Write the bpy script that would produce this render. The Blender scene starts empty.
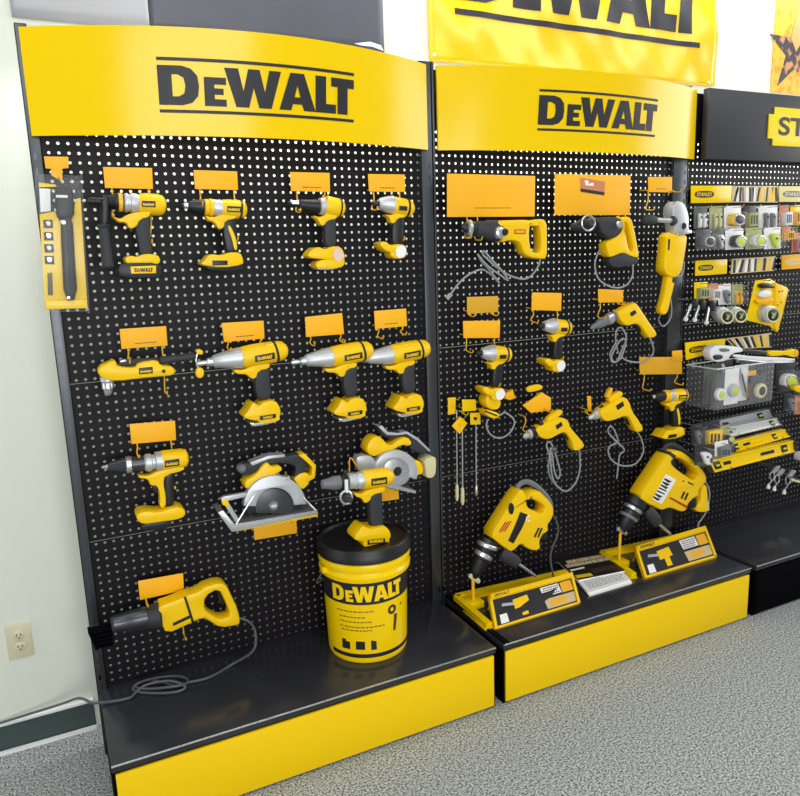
import bpy, bmesh, math, random
import numpy as np
from mathutils import Vector, Matrix
from mathutils.geometry import tessellate_polygon
random.seed(7)
scn = bpy.context.scene
COL = scn.collection
# ------------------------------------------------------------------ camera
CX, CY, FPX = 400.0, 398.0, 729.6
CAM = np.array([-0.031, -2.3023, 1.5447])
_y, _t, _r = 0.4525, 0.197, -0.0326
FW = np.array([math.sin(_y)*math.cos(_t), math.cos(_y)*math.cos(_t), -math.sin(_t)])
_R = np.array([math.cos(_y), -math.sin(_y), 0.0]); _U = np.cross(_R, FW)
RT = _R*math.cos(_r)+_U*math.sin(_r); UP = -_R*math.sin(_r)+_U*math.cos(_r)
cd = bpy.data.cameras.new('camera'); cam = bpy.data.objects.new('camera', cd); COL.objects.link(cam)
cd.sensor_width = 36.0; cd.sensor_fit = 'HORIZONTAL'; cd.lens = FPX*36/800; cd.clip_start = .02
M3 = Matrix([[RT[i], UP[i], -FW[i]] for i in range(3)])
cam.matrix_world = Matrix.Translation(Vector(CAM)) @ M3.to_4x4()
scn.camera = cam

# ------------------------------------------------------------------ light
world = bpy.data.worlds.new('world'); scn.world = world; world.use_nodes = True
bg = world.node_tree.nodes['Background']; bg.inputs[0].default_value = (0.93, 0.97, 1.0, 1); bg.inputs[1].default_value = 0.32

def area(name, loc, target, sx, sy, power, color=(1, 1, 1)):
    l = bpy.data.lights.new(name, 'AREA'); l.shape = 'RECTANGLE'; l.size = sx; l.size_y = sy
    l.energy = power; l.color = color
    o = bpy.data.objects.new(name, l); COL.objects.link(o); o.location = loc
    d = Vector(target)-Vector(loc); o.rotation_euler = d.to_track_quat('-Z', 'Y').to_euler()
    return o
area('added_gap_strip', (2.05, 0.07, 2.75), (2.05, 0.075, 0), 3.5, 0.09, 24)  # unseen lamp added above the gap so the peg holes show bright
area('ceiling_light_near_wall', (0.3, 0.0, 2.95), (0.3, 0.07, 0), 2.6, 0.25, 12)
for _i, _x in enumerate((0.61, 1.80, 2.98)):   # unseen lamps added behind the headers to brighten the peg holes
    area('added_header_lamp', (_x, 0.075, 2.10), (_x, 0.085, 0), 1.1, 0.05, (5, 7, 7)[_i])
area('added_gap_light_left', (-3.2, -0.7, 1.2), (0.2, 0.12, 0.9), 1.0, 2.0, 20)  # unseen lamp added at the open side to light the gap
area('ceiling_light_aisle', (0.2, -2.0, 3.1), (0.8, -0.9, 0.0), 2.4, 0.6, 26)
area('ceiling_light_aisle', (3.2, -2.0, 3.1), (2.8, -0.9, 0.0), 2.4, 0.6, 22)
area('added_front_fill', (0.0, -5.2, 1.6), (0.8, 0, 0.9), 3.6, 1.8, 150)  # unseen fill lamp added to even out headers and bases
area('side_window', (6.5, -1.5, 2.35), (2.0, -0.4, 1.7), 2.2, 1.7, 75)
vs = scn.view_settings
vs.view_transform = 'Standard'; vs.look = 'None'; vs.gamma = 1.0; vs.use_curve_mapping = False
vs.exposure = -0.25
scn.cycles.use_denoising = True

# ------------------------------------------------------------------ materials
def lin(c): return c/12.92 if c <= .04045 else ((c+.055)/1.055)**2.4
def rgb(h): return tuple(lin(int(h[i:i+2], 16)/255) for i in (0, 2, 4))+(1,)
MATS = {}
def mat(name, h, rough=.5, metal=0.0, spec=.5, var=0.0, scale=40.0, bump=0.0, alpha=None, h2=None, lo=.4, hi=.6, detail=3):
    if name in MATS: return MATS[name]
    m = bpy.data.materials.new(name); m.use_nodes = True; nt = m.node_tree; b = nt.nodes['Principled BSDF']
    b.inputs['Base Color'].default_value = rgb(h); b.inputs['Roughness'].default_value = rough
    b.inputs['Metallic'].default_value = metal; b.inputs['Specular IOR Level'].default_value = spec
    tc = nt.nodes.new('ShaderNodeTexCoord'); nz = nt.nodes.new('ShaderNodeTexNoise')
    nz.inputs['Scale'].default_value = scale; nz.inputs['Detail'].default_value = detail
    nt.links.new(tc.outputs['Object'], nz.inputs['Vector'])
    if h2:
        cr = nt.nodes.new('ShaderNodeValToRGB'); cr.color_ramp.elements[0].position = lo; cr.color_ramp.elements[1].position = hi
        cr.color_ramp.elements[0].color = rgb(h); cr.color_ramp.elements[1].color = rgb(h2)
        nt.links.new(nz.outputs['Fac'], cr.inputs['Fac']); nt.links.new(cr.outputs['Color'], b.inputs['Base Color'])
    mr = nt.nodes.new('ShaderNodeMapRange'); mr.inputs['To Min'].default_value = max(.02, rough-var-.03); mr.inputs['To Max'].default_value = rough+var+.03
    nt.links.new(nz.outputs['Fac'], mr.inputs['Value']); nt.links.new(mr.outputs['Result'], b.inputs['Roughness'])
    if bump:
        bp = nt.nodes.new('ShaderNodeBump'); bp.inputs['Strength'].default_value = bump; bp.inputs['Distance'].default_value = .002
        nt.links.new(nz.outputs['Fac'], bp.inputs['Height']); nt.links.new(bp.outputs['Normal'], b.inputs['Normal'])
    if alpha is not None: b.inputs['Alpha'].default_value = alpha
    MATS[name] = m
    return m
Y = mat('yellow_plastic', 'FACB00', .36, spec=.4, bump=.04, scale=900)
YH = mat('yellow_header_board', 'FAD200', .2, spec=.32, var=.02, scale=6)
YK = mat('yellow_kick_board', 'F8CE00', .5, spec=.25, var=.05, scale=8)
OR = mat('orange_card', 'FDB800', .55, scale=60)
YW = mat('yellow_wire', 'F2BC18', .4)
K = mat('black_plastic', '16171A', .42, bump=.08, scale=600)
RB = mat('dark_grey_rubber', '2C2E33', .6, bump=.25, scale=900)
GY = mat('mid_grey_plastic', '6E7277', .45)
SV = mat('brushed_steel', 'D6D8DA', .3, metal=.85, var=.08, scale=120)
AL = mat('cast_aluminium', 'C9CDD0', .45, metal=.6, var=.08, scale=200, bump=.1)
DS = mat('dark_steel', '55585C', .35, metal=.8)
PB = mat('pegboard_black_paint', '131015', .5, spec=.2, var=.05, scale=30)
PW = mat('pegboard_bounce_back', 'E6E6E2', .6)  # unseen back made white to bounce light inside the gap
BK = mat('black_frame_paint', '060608', .8, spec=.05)
DK = mat('black_deck_laminate', '2A2B30', .2, var=.06, scale=5, h2='34353A', lo=.35, hi=.75)
WT = mat('white_paper', 'F4F4F0', .6)
WP = mat('white_plastic', 'E9EAE8', .4)
CR = mat('cream_plastic', 'D8D2A0', .45)
CB = mat('grey_cable', '97999C', .4)
CK = mat('black_cable', '55575A', .4)
INK = mat('black_ink', '1B1B22', .5)
PK = mat('pink_card', 'D08458', .5)
LG = mat('pale_green_card', 'A4AA6A', .5)
CP = mat('clear_plastic', 'F2F6F8', .08, spec=.8, alpha=.06)
RED = mat('red_ink', 'B02818', .5)
def carpet():
    m = bpy.data.materials.new('grey_carpet'); m.use_nodes = True; nt = m.node_tree; b = nt.nodes['Principled BSDF']
    tc = nt.nodes.new('ShaderNodeTexCoord')
    n1 = nt.nodes.new('ShaderNodeTexNoise'); n1.inputs['Scale'].default_value = 150; n1.inputs['Detail'].default_value = 6; n1.inputs['Roughness'].default_value = .75
    cr = nt.nodes.new('ShaderNodeValToRGB'); e = cr.color_ramp.elements
    e[0].position = .40; e[0].color = rgb('2C3335'); e[1].position = .60; e[1].color = rgb('D6DCDA')
    nt.links.new(tc.outputs['Object'], n1.inputs['Vector']); nt.links.new(n1.outputs['Fac'], cr.inputs['Fac'])
    nt.links.new(cr.outputs['Color'], b.inputs['Base Color'])
    bp = nt.nodes.new('ShaderNodeBump'); bp.inputs['Strength'].default_value = .4; bp.inputs['Distance'].default_value = .006
    nt.links.new(n1.outputs['Fac'], bp.inputs['Height']); nt.links.new(bp.outputs['Normal'], b.inputs['Normal'])
    b.inputs['Roughness'].default_value = .95; b.inputs['Specular IOR Level'].default_value = .1
    return m
CARPET = carpet()
WALL = mat('white_wall_paint', 'DCE0D3', .7, bump=.05, scale=150)
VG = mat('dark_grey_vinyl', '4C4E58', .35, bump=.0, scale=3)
VL = mat('painted_vinyl_sheen', 'A4A5AA', .35)  # paler vinyl tone with the reflection put into the colour
VY = mat('yellow_vinyl_banner', 'F0C000', .22, spec=.7)
BB = mat('dark_rubber_base', '3A4A48', .5)
IV = mat('ivory_plastic', 'CFCBAA', .4)

# ------------------------------------------------------------------ geometry helpers
def ray(px, py): return FW*FPX+RT*(px-CX)-UP*(py-CY)
def at(px, py, y):                        # point of the upright plane y seen at a pixel
    d = ray(px, py); s = (y-CAM[1])/d[1]; p = CAM+d*s; return (p[0], p[2])
def atz(px, py, z):                       # point of the level plane z seen at a pixel
    d = ray(px, py); s = (z-CAM[2])/d[2]; p = CAM+d*s; return (p[0], p[1])
class F:                                  # measuring frame: region of the photo, zoom factor, plane depth
    def __init__(s, ox, oy, sc, y): s.o = (ox, oy, sc); s.y = y
    def __call__(s, x, y): return at(s.o[0]+x/s.o[2], s.o[1]+y/s.o[2], s.y)
    def p(s, x, y, dy=0.0): a = s(x, y); return (a[0], s.y+dy, a[1])
    def z(s, x, y, z): a = atz(s.o[0]+x/s.o[2], s.o[1]+y/s.o[2], z); return (a[0], a[1], z)

def chaikin(pts, n):
    for _ in range(n):
        q = []
        for i in range(len(pts)):
            a, b = pts[i], pts[(i+1) % len(pts)]
            q += [(a[0]*.75+b[0]*.25, a[1]*.75+b[1]*.25), (a[0]*.25+b[0]*.75, a[1]*.25+b[1]*.75)]
        pts = q
    return pts
def area2(p): return sum(p[i][0]*p[(i+1) % len(p)][1]-p[(i+1) % len(p)][0]*p[i][1] for i in range(len(p)))
def inset(p, d):
    n = len(p); out = []
    for i in range(n):
        a, b, c = p[i-1], p[i], p[(i+1) % n]
        e1 = Vector((b[0]-a[0], b[1]-a[1])); e2 = Vector((c[0]-b[0], c[1]-b[1]))
        if e1.length < 1e-9 or e2.length < 1e-9: out.append(b); continue
        e1.normalize(); e2.normalize(); n1 = Vector((-e1.y, e1.x)); n2 = Vector((-e2.y, e2.x)); m = n1+n2
        if m.length < 1e-6: out.append(b); continue
        m.normalize(); k = d/max(.5, m.dot(n1)); out.append((b[0]+m.x*k, b[1]+m.y*k))
    return out

class MB:
    def __init__(s): s.bm = bmesh.new()
    def slab(s, loops, y0, y1, bev=.002, mapf=None):
        """closed outline (x,z), optional holes, extruded from y0 to y1 with rounded edges"""
        if isinstance(loops[0][0], (int, float)): loops = [loops]
        L = []
        for i, l in enumerate(loops):
            a = area2(l)
            if (a < 0) == (i == 0): l = list(reversed(l))
            L.append(list(l))
        t = abs(y1-y0); bev = min(bev, t*.45)
        if y0 > y1: y0, y1 = y1, y0
        st = [(y0, bev), (y0+bev*.3, bev*.3), (y0+bev, 0), (y1-bev, 0), (y1-bev*.3, bev*.3), (y1, bev)] if bev > 0 else [(y0, 0), (y1, 0)]
        rings = []
        for yy, ins in st:
            rings.append([[s.bm.verts.new((q[0], yy, q[1])) for q in (inset(l, ins) if ins else l)] for l in L])
        for a, b in zip(rings, rings[1:]):
            for la, lb in zip(a, b):
                n = len(la)
                for i in range(n):
                    s.bm.faces.new((la[i], la[(i+1) % n], lb[(i+1) % n], lb[i]))
        for ring, fl in ((rings[0], False), (rings[-1], True)):
            vs_ = [v for l in ring for v in l]
            tris = tessellate_polygon([[Vector((v.co.x, v.co.z, 0)) for v in l] for l in ring])
            for tr in tris:
                try:
                    s.bm.faces.new([vs_[i] for i in (tr if fl else reversed(tr))])
                except ValueError: pass
        return s
    def lathe(s, p0, p1, prof, seg=20):
        """profile (t, r): t = fraction of the way from p0 to p1"""
        p0 = Vector(p0); p1 = Vector(p1); ax = p1-p0; d = ax.normalized()
        u = d.orthogonal().normalized(); v = d.cross(u); prev = None
        def ring(t, r): return [s.bm.verts.new(p0+ax*t+(u*math.cos(a)+v*math.sin(a))*r) for a in [2*math.pi*k/seg for k in range(seg)]]
        rs = [ring(t, max(r, .0002)) for t, r in prof]
        for a, b in zip(rs, rs[1:]):
            for k in range(seg): s.bm.faces.new((a[k], a[(k+1) % seg], b[(k+1) % seg], b[k]))
        s.bm.faces.new(list(reversed(rs[0]))); s.bm.faces.new(rs[-1])
        return s
    def tube(s, pts, r, seg=8, smooth=4, closed=False):
        P = [Vector(p) for p in pts]
        if smooth > 1 and len(P) > 2:
            Q = []
            n = len(P)
            for i in range(n if closed else n-1):
                a = P[i-1] if (i > 0 or closed) else P[0]; b = P[i]; c = P[(i+1) % n]; d = P[(i+2) % n] if (i+2 < n or closed) else P[-1]
                for k in range(smooth):
                    t = k/smooth
                    Q.append(.5*((2*b)+(c-a)*t+(2*a-5*b+4*c-d)*t*t+(3*b-a-3*c+d)*t**3))
            if not closed: Q.append(P[-1])
            P = Q
        n = len(P); u = None; rings = []
        for i in range(n):
            tn = (P[(i+1) % n]-P[i-1]) if closed else (P[min(i+1, n-1)]-P[max(i-1, 0)])
            if tn.length < 1e-9: tn = Vector((0, 0, 1))
            tn.normalize()
            if u is None: u = tn.orthogonal().normalized()
            else:
                u = u-tn*u.dot(tn)
                u = u.normalized() if u.length > 1e-6 else tn.orthogonal().normalized()
            v = tn.cross(u)
            rings.append([s.bm.verts.new(P[i]+(u*math.cos(a)+v*math.sin(a))*r) for a in [2*math.pi*k/seg for k in range(seg)]])
        pairs = list(zip(rings, rings[1:]))+([(rings[-1], rings[0])] if closed else [])
        for a, b in pairs:
            for k in range(seg): s.bm.faces.new((a[k], a[(k+1) % seg], b[(k+1) % seg], b[k]))
        if not closed: s.bm.faces.new(list(reversed(rings[0]))); s.bm.faces.new(rings[-1])
        return s
    def box(s, x0, x1, y0, y1, z0, z1, bev=0.0, mtx=None):
        vs_ = [s.bm.verts.new(c) for c in ((x0, y0, z0), (x1, y0, z0), (x1, y1, z0), (x0, y1, z0), (x0, y0, z1), (x1, y0, z1), (x1, y1, z1), (x0, y1, z1))]
        fs = [s.bm.faces.new([vs_[i] for i in f]) for f in ((0, 3, 2, 1), (4, 5, 6, 7), (0, 1, 5, 4), (1, 2, 6, 5), (2, 3, 7, 6), (3, 0, 4, 7))]
        if bev:
            es = list({e for f in fs for e in f.edges})
            r = bmesh.ops.bevel(s.bm, geom=es, offset=bev, segments=2, affect='EDGES', profile=.5)
            vs_ = list({v for f in r['faces'] for v in f.verts} | {v for v in vs_ if v.is_valid})
        if mtx is not None:
            for v in vs_: v.co = mtx @ v.co
        return s
    def mark(s, i):
        """everything added since the last mark takes material i"""
        s.bm.faces.ensure_lookup_table(); n = getattr(s, 'n', 0)
        for f in s.bm.faces[n:]: f.material_index = i
        s.n = len(s.bm.faces); return s
    def hexa(s, bot, top):
        """solid between two quads of 3-D points"""
        b = [s.bm.verts.new(p) for p in bot]; t = [s.bm.verts.new(p) for p in top]
        s.bm.faces.new(list(reversed(b))); s.bm.faces.new(t)
        for i in range(4): s.bm.faces.new((b[i], b[(i+1) % 4], t[(i+1) % 4], t[i]))
        return s
    def tris(s, verts, faces):
        vv = [s.bm.verts.new(p) for p in verts]
        for f in faces:
            try: s.bm.faces.new([vv[i] for i in f])
            except ValueError: pass
        return s

def wloc(o):
    v = Vector((0, 0, 0))
    while o is not None: v = v+o.location; o = o.parent
    return v
def build(name, mb, m, parent=None, loc=None, recalc=True, angle=38):
    bm = mb.bm
    if recalc: bmesh.ops.recalc_face_normals(bm, faces=bm.faces)
    off = wloc(parent) if parent is not None else (Vector(loc) if loc is not None else Vector((0, 0, 0)))
    if off.length: bmesh.ops.translate(bm, verts=bm.verts, vec=-off)
    me = bpy.data.meshes.new(name); bm.to_mesh(me); bm.free()
    for p in me.polygons: p.use_smooth = True
    me.set_sharp_from_angle(angle=math.radians(angle))
    for q in (m if isinstance(m, (list, tuple)) else [m]): me.materials.append(q)
    o = bpy.data.objects.new(name, me); COL.objects.link(o)
    if parent is not None: o.parent = parent
    elif loc is not None: o.location = loc
    return o
def tag(o, label=None, cat=None, group=None, kind=None):
    if label: o['label'] = label
    if cat: o['category'] = cat
    if group: o['group'] = group
    if kind: o['kind'] = kind
    return o
def root(name, loc, label, cat, group=None):
    o = bpy.data.objects.new(name, None); COL.objects.link(o); o.location = loc; o.empty_display_size = .05
    return tag(o, label, cat, group)
def copy_tree(o, parent=None):
    c = o.copy(); COL.objects.link(c)
    if parent is not None: c.parent = parent
    for ch in list(o.children): copy_tree(ch, c)
    return c
def again(o, dx, dz, label, dy=0.0, rot=0.0, sc=1.0, group=None):
    c = copy_tree(o); c.location = (o.location[0]+dx, o.location[1]+dy, o.location[2]+dz)
    c.rotation_euler = (0, rot, 0); c.scale = (sc, sc, sc); c['label'] = label
    if group: c['group'] = group
    return c

# lettering ---------------------------------------------------------------
LET = [  # (x, height, loops)
    (0.0, 1, [[(0, 0), (0, 1), (.5, 1), (.7, .93), (.83, .76), (.86, .5), (.83, .24), (.7, .07), (.5, 0)], [(.29, .22), (.29, .78), (.42, .78), (.54, .7), (.57, .5), (.54, .3), (.42, .22)]]),
    (.97, 1, [[(0, 0), (0, .74), (.48, .74), (.48, .56), (.22, .56), (.22, .46), (.42, .46), (.42, .3), (.22, .3), (.22, .18), (.48, .18), (.48, 0)]]),
    (1.42, 1, [[(0, 1), (.31, 1), (.42, .42), (.54, 1), (.80, 1), (.92, .42), (1.03, 1), (1.31, 1), (1.07, 0), (.78, 0), (.66, .52), (.54, 0), (.25, 0)]]),
    (2.68, 1, [[(0, 0), (.28, 1), (.62, 1), (.92, 0), (.62, 0), (.57, .17), (.34, .17), (.29, 0)], [(.38, .36), (.53, .36), (.455, .68)]]),
    (3.60, 1, [[(0, 0), (0, 1), (.28, 1), (.28, .25), (.55, .25), (.55, 0)]]),
    (4.02, 1, [[(0, 1), (.64, 1), (.64, .75), (.46, .75), (.46, 0), (.18, 0), (.18, .75), (0, .75)]]),
]
RULES = [[(0, -.2), (0, -.12), (4.66, -.12), (4.66, -.2)], [(0, 1.12), (0, 1.2), (4.66, 1.2), (4.66, 1.12)]]
def logo_mb(wid, th, slices=0, rules=True):
    """wordmark flat in x/z, front towards -y, width wid, lower left of the letters at 0,0"""
    mb = MB(); k = wid/4.66
    for x, h, loops in LET: mb.slab([[((x+a)*k, b*k) for a, b in l] for l in loops], -th, 0, 0)
    if rules:
        for l in RULES: mb.slab([(a*k, b*k) for a, b in l], -th, 0, 0)
    for i in range(1, slices):
        bmesh.ops.bisect_plane(mb.bm, geom=mb.bm.verts[:]+mb.bm.edges[:]+mb.bm.faces[:], plane_co=(wid*i/slices, 0, 0), plane_no=(1, 0, 0))
    return mb
def text_geo(s, size, width=None, bold=False, shear=0.0):
    cu = bpy.data.curves.new('text', 'FONT'); cu.body = s; cu.size = size; cu.shear = shear
    if bold: cu.offset = size*.025
    ob = bpy.data.objects.new('text', cu); COL.objects.link(ob)
    dg = bpy.context.evaluated_depsgraph_get()
    me = bpy.data.meshes.new_from_object(ob.evaluated_get(dg))
    V = [(v.co.x, v.co.y) for v in me.vertices]; Fc = [tuple(p.vertices) for p in me.polygons]
    bpy.data.objects.remove(ob); bpy.data.curves.remove(cu); bpy.data.meshes.remove(me)
    w = max(v[0] for v in V)-min(v[0] for v in V); x0 = min(v[0] for v in V)
    k = (width/w) if width else 1
    return [((x-x0)*k, y) for x, y in V], Fc
def text_mb(s, size, frame, width=None, bold=False, shear=0.0, mb=None):
    """frame(u, v) -> 3-D point"""
    V, Fc = text_geo(s, size, width, bold, shear); mb = mb or MB(); mb.tris([frame(*v) for v in V], Fc); return mb

# ------------------------------------------------------------------ the room
W, GAP = 1.22, .0324
WY = .167
ZB, ZT = 1.8834, 2.1555
tag(build('wall_back', MB().box(-3.0, 7.0, WY, WY+.1, 0, 3.1), WALL), kind='structure')
tag(build('floor', MB().box(-3.0, 7.0, -4.5, WY+.1, -.08, 0), CARPET), kind='structure')
mb = MB().box(-3.0, -.02, WY-.008, WY-.0005, 0.006, .098).box(-3.0, -.02, WY-.012, WY-.0005, .0, .012)
tag(build('baseboard_back', mb, BB), kind='structure')
tag(build('trim_1', MB().box(-3.0, -.02, WY-.014, WY-.0005, .096, .104), WP), kind='structure')
tag(build('trim_2', MB().box(-3.0, -.02, WY-.024, WY-.010, .0, .010), WP), kind='structure')
# outlet
c = at(19.5, 641, WY-.006)
t = root('wall_outlet', (c[0], WY, c[1]-.06), 'ivory duplex power outlet low on the white wall', 'outlet')
build('cover_plate', MB().box(c[0]-.036, c[0]+.036, WY-.007, WY-.0003, c[1]-.058, c[1]+.058, .002), IV, t)
for s_ in (-1, 1):
    zc = c[1]+s_*.0195
    q = build('receptacle', MB().lathe((c[0], WY-.0062, zc), (c[0], WY-.0095, zc), [(0, .0168), (.8, .0168), (1, .0158)], 24), IV, t)
    m_ = MB()
    for dx in (-.0062, .0062): m_.box(c[0]+dx-.0012, c[0]+dx+.0012, WY-.0104, WY-.0094, zc-.001, zc+.0075)
    m_.lathe((c[0], WY-.0094, zc-.0075), (c[0], WY-.0104, zc-.0075), [(0, .0024), (1, .0024)], 10)
    build('slot', m_, INK, q)
build('screw', MB().lathe((c[0], WY-.0065, c[1]), (c[0], WY-.008, c[1]), [(0, .003), (1, .0026)], 10), SV, t)

# ------------------------------------------------------------------ perforated panels
PITCH = .0254
def panel_mb(x0, x1, z0, z1, hx, hz, y=0.0, r=.0045, back=.0016):
    """sheet x0..x1, z0..z1 with holes on columns hx and rows hz"""
    verts = []; faces = []; fm = []
    def V(x, yy, z): verts.append((x, yy, z)); return len(verts)-1
    hz = [z for z in hz if z0+PITCH*.35 < z < z1-PITCH*.35]
    xe = [hx[0]-PITCH/2]+[x+PITCH/2 for x in hx]
    ze = [z-PITCH/2 for z in hz]+[hz[-1]+PITCH/2]
    oc = [(math.cos(math.pi/4*k), math.sin(math.pi/4*k)) for k in range(8)]
    sq = [(1, 0), (1, 1), (0, 1), (-1, 1), (-1, 0), (-1, -1), (0, -1), (1, -1)]
    h = PITCH/2
    for x in hx:
        for z in hz:
            za = max(z-h, z0); zb = min(z+h, z1)
            fr = [V(x+r*a, y, z+r*b) for a, b in oc]; br = [V(x+r*a, y+back, z+r*b) for a, b in oc]
            so = [V(x+h*a, y, (zb if b > 0 else za if b < 0 else z)) for a, b in sq]
            bo = [V(x+h*a, y+back, (zb if b > 0 else za if b < 0 else z)) for a, b in sq]
            for k in range(8):
                n = (k+1) % 8
                faces.append((so[k], so[n], fr[n], fr[k])); fm.append(0)
                faces.append((fr[k], fr[n], br[n], br[k])); fm.append(0)
                faces.append((bo[k], br[k], br[n], bo[n])); fm.append(1)
    def quad(a, b, c_, d):
        if b-a < 1e-5 or d-c_ < 1e-5: return
        for yy, m_ in ((y, 0), (y+back, 1)):
            i = [V(a, yy, c_), V(b, yy, c_), V(b, yy, d), V(a, yy, d)]
            faces.append(tuple(i) if m_ == 0 else tuple(reversed(i))); fm.append(m_)
    quad(x0, xe[0], z0, z1); quad(xe[-1], x1, z0, z1)
    quad(xe[0], xe[-1], z0, max(ze[0], z0)); quad(xe[0], xe[-1], min(ze[-1], z1), z1)
    me = bpy.data.meshes.new('panel'); me.from_pydata(verts, [], faces)
    me.polygons.foreach_set('material_index', fm); me.materials.append(PB); me.materials.append(PW)
    me.update()
    return me
S1, S2 = .711, at(64, 385, 0)[1]
ROWS = [.2435+PITCH*i for i in range(0, 68)]
def bow(u, b): return -b*(1-(2*u-1)**2)

def header_board(t, x0, x1, bt, bb, m, name='header_board'):
    mb = MB(); n = 28; bm = mb.bm; th = .008
    cols = []
    for i in range(n+1):
        u = i/n; x = x0+(x1-x0)*u
        ys = [bow(u, bb)-.018, bow(u, bt)-.018]
        cols.append([bm.verts.new((x, ys[0], ZB)), bm.verts.new((x, ys[1], ZT)), bm.verts.new((x, ys[1]+th, ZT)), bm.verts.new((x, ys[0]+th, ZB))])
    for a, b in zip(cols, cols[1:]):
        for k in range(4): bm.faces.new((a[k], b[k], b[(k+1) % 4], a[(k+1) % 4]))
    bm.faces.new(cols[0]); bm.faces.new(list(reversed(cols[-1])))
    return build(name, mb, m, t)
def gondola(x0, label, cols, kick, head, hs, pr, lp, rp, wide=W):
    x1 = x0+wide
    t = root('display_gondola', (x0+wide/2, -.1, 0), label, 'display stand', 'pegboard display bays')
    hx = [hs+PITCH*i for i in range(cols)]
    for z0, z1 in ((.215, S1-.0008), (S1+.0008, S2-.0008), (S2+.0008, ZT-.01)):
        me = panel_mb(pr[0], pr[1], z0, z1, hx, ROWS)
        o = bpy.data.objects.new('perforated_panel', me); COL.objects.link(o); o.parent = t; o.location = -t.location
    for side in (0, 1):
        a, b = (lp, rp)[side]
        m2 = MB().box(a, b, -.012, .045, 0, ZT+.012, .002).mark(0)
        cxp = (a+b)/2 if b-a < .03 else (a+.012 if side == 0 else b-.012)
        z = .26
        while z < ZB-.03:
            m2.box(cxp-.0028, cxp+.0028, -.0126, -.0115, z, z+.017); z += PITCH*1.5
        m2.mark(1); build('upright_post', m2, [BK, DS], t)
    build('base_deck', MB().box(x0, x1, -.405, .03, .203, .2253, .0015), DK, t)
    e = build('edge_strip', MB().box(x0, x1, -.409, -.4052, .2215, .2262, .0008), SV, t)
    build('end_panel', MB().box(x0, x0+.02, -.400, .03, 0.0, .2025), BK, t)
    build('end_panel', MB().box(x1-.02, x1, -.400, .03, 0.0, .2025), BK, t)
    build('toe_rail', MB().box(x0+.02, x1-.02, -.396, -.38, 0.0, .2025), BK, t)
    if kick is not None:
        build('kick_plate', MB().box(x0+.008, x1-.008, -.407, -.397, .008, .196, .001), kick, t)
    return t
def header_logo(t, x0, pxa, pxb, pyl, bt, bb, m=INK):
    # place the wordmark along the bowed board; ends measured on the plane the board reaches there
    a = at(pxa[0], pxa[1], -.018-bb*.75); b = at(pxb[0], pxb[1], -.018-bb*.75)
    wid = b[0]-a[0]; k = wid/4.66
    VS = .80; zc = ZB+(ZT-ZB)*.5-k*.5*VS+pyl
    mb = logo_mb(wid, .0015, 40)
    for v in mb.bm.verts:
        x = a[0]+v.co.x; u = (x-x0)/W; z = zc+v.co.z*VS; f = (z-ZB)/(ZT-ZB)
        yy = (bow(u, bb)*(1-f)+bow(u, bt)*f)-.018
        v.co = (x, yy+v.co.y-.0005, z)
    return build('wordmark', mb, m, t, recalc=False)
X2 = W+GAP; X3 = 2*X2
g1 = gondola(0.0, 'pegboard bay with bowed yellow header nearest the wall outlet', 46, YK, 'bow', .0412, (.004, W-.004), (-.006, .024), (1.192, 1.2365))
h = header_board(g1, .004, W-.004, .16, .115, YH); header_logo(h, 0.0, (158, 100), (352, 115), -.008, .16, .115)
g2 = gondola(X2, 'pegboard bay between the outlet-side bay and the black-headed bay', 44, YK, 'bow', 1.2585, (1.246, 2.362), (1.2375, 1.2485), (2.360, 2.440))
h = header_board(g2, X2+.004, X2+W-.004, .11, .08, YH); header_logo(h, X2, (535, 120), (654, 128), -.001, .11, .08)
g3 = gondola(X3, 'pegboard bay with flat black header and all-black base', 49, None, 'flat', 2.458, (2.4435, X3+W-.004), (2.441, 2.4475), (X3+W-.024, X3+W))
build('kick_plate', MB().box(X3+.008, X3+W-.008, -.407, -.397, .008, .196, .001), BK, g3)
hb = build('header_board', MB().box(X3-.004, X3+W, -.05, -.02, ZB-.002, ZT+.003, .003), mat('black_header_board', '35363B', .45), g3)
# yellow sign block with stepped outline on the black header
fb = F(680, 80, 6.633, -.052)
x0s, z0s = fb(578, 388); x1s, _ = fb(612, 388); zt1 = fb(578, 225)[1]; zt2 = fb(612, 178)[1]; zb2 = fb(612, 436)[1]
XR = X3+W-.06
sg = build('sign_block', MB().slab([(x0s, z0s), (x0s, zt1), (x1s, zt1), (x1s, zt2), (XR, zt2), (XR, zb2), (x1s, zb2), (x1s, z0s)], -.056, -.0505, .001), mat('bright_yellow_sign', 'FFE500', .4), hb)
q0 = fb(645, 362); q1 = fb(640, 252); capz = q1[1]-q0[1]
tx = text_mb('STANLEY', capz/.66, lambda u, v: (q0[0]+u, -.0572, q0[1]+v), width=(XR-q0[0]-.05), bold=True)
build('lettering', tx, INK, sg, recalc=False)
for g_, x_ in ((g1, .61), (g2, 1.80), (g3, 2.98)):  # housings for the added lamps behind the headers
    build('added_lamp_bar', MB().box(x_-.56, x_+.56, .045, .105, 2.104, 2.13, .003).box(x_-.5, x_-.47, .001, .05, 2.106, 2.125).box(x_+.47, x_+.5, .001, .05, 2.106, 2.125), WP, g_)
# rail along the near edge of the second deck
build('edge_rail', MB().box(X2+.002, X2+.010, -.404, .0, .2245, .232, .001).box(X2+.018, X2+.024, -.404, 0, .2245, .229, .001), BK, g2)

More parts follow.
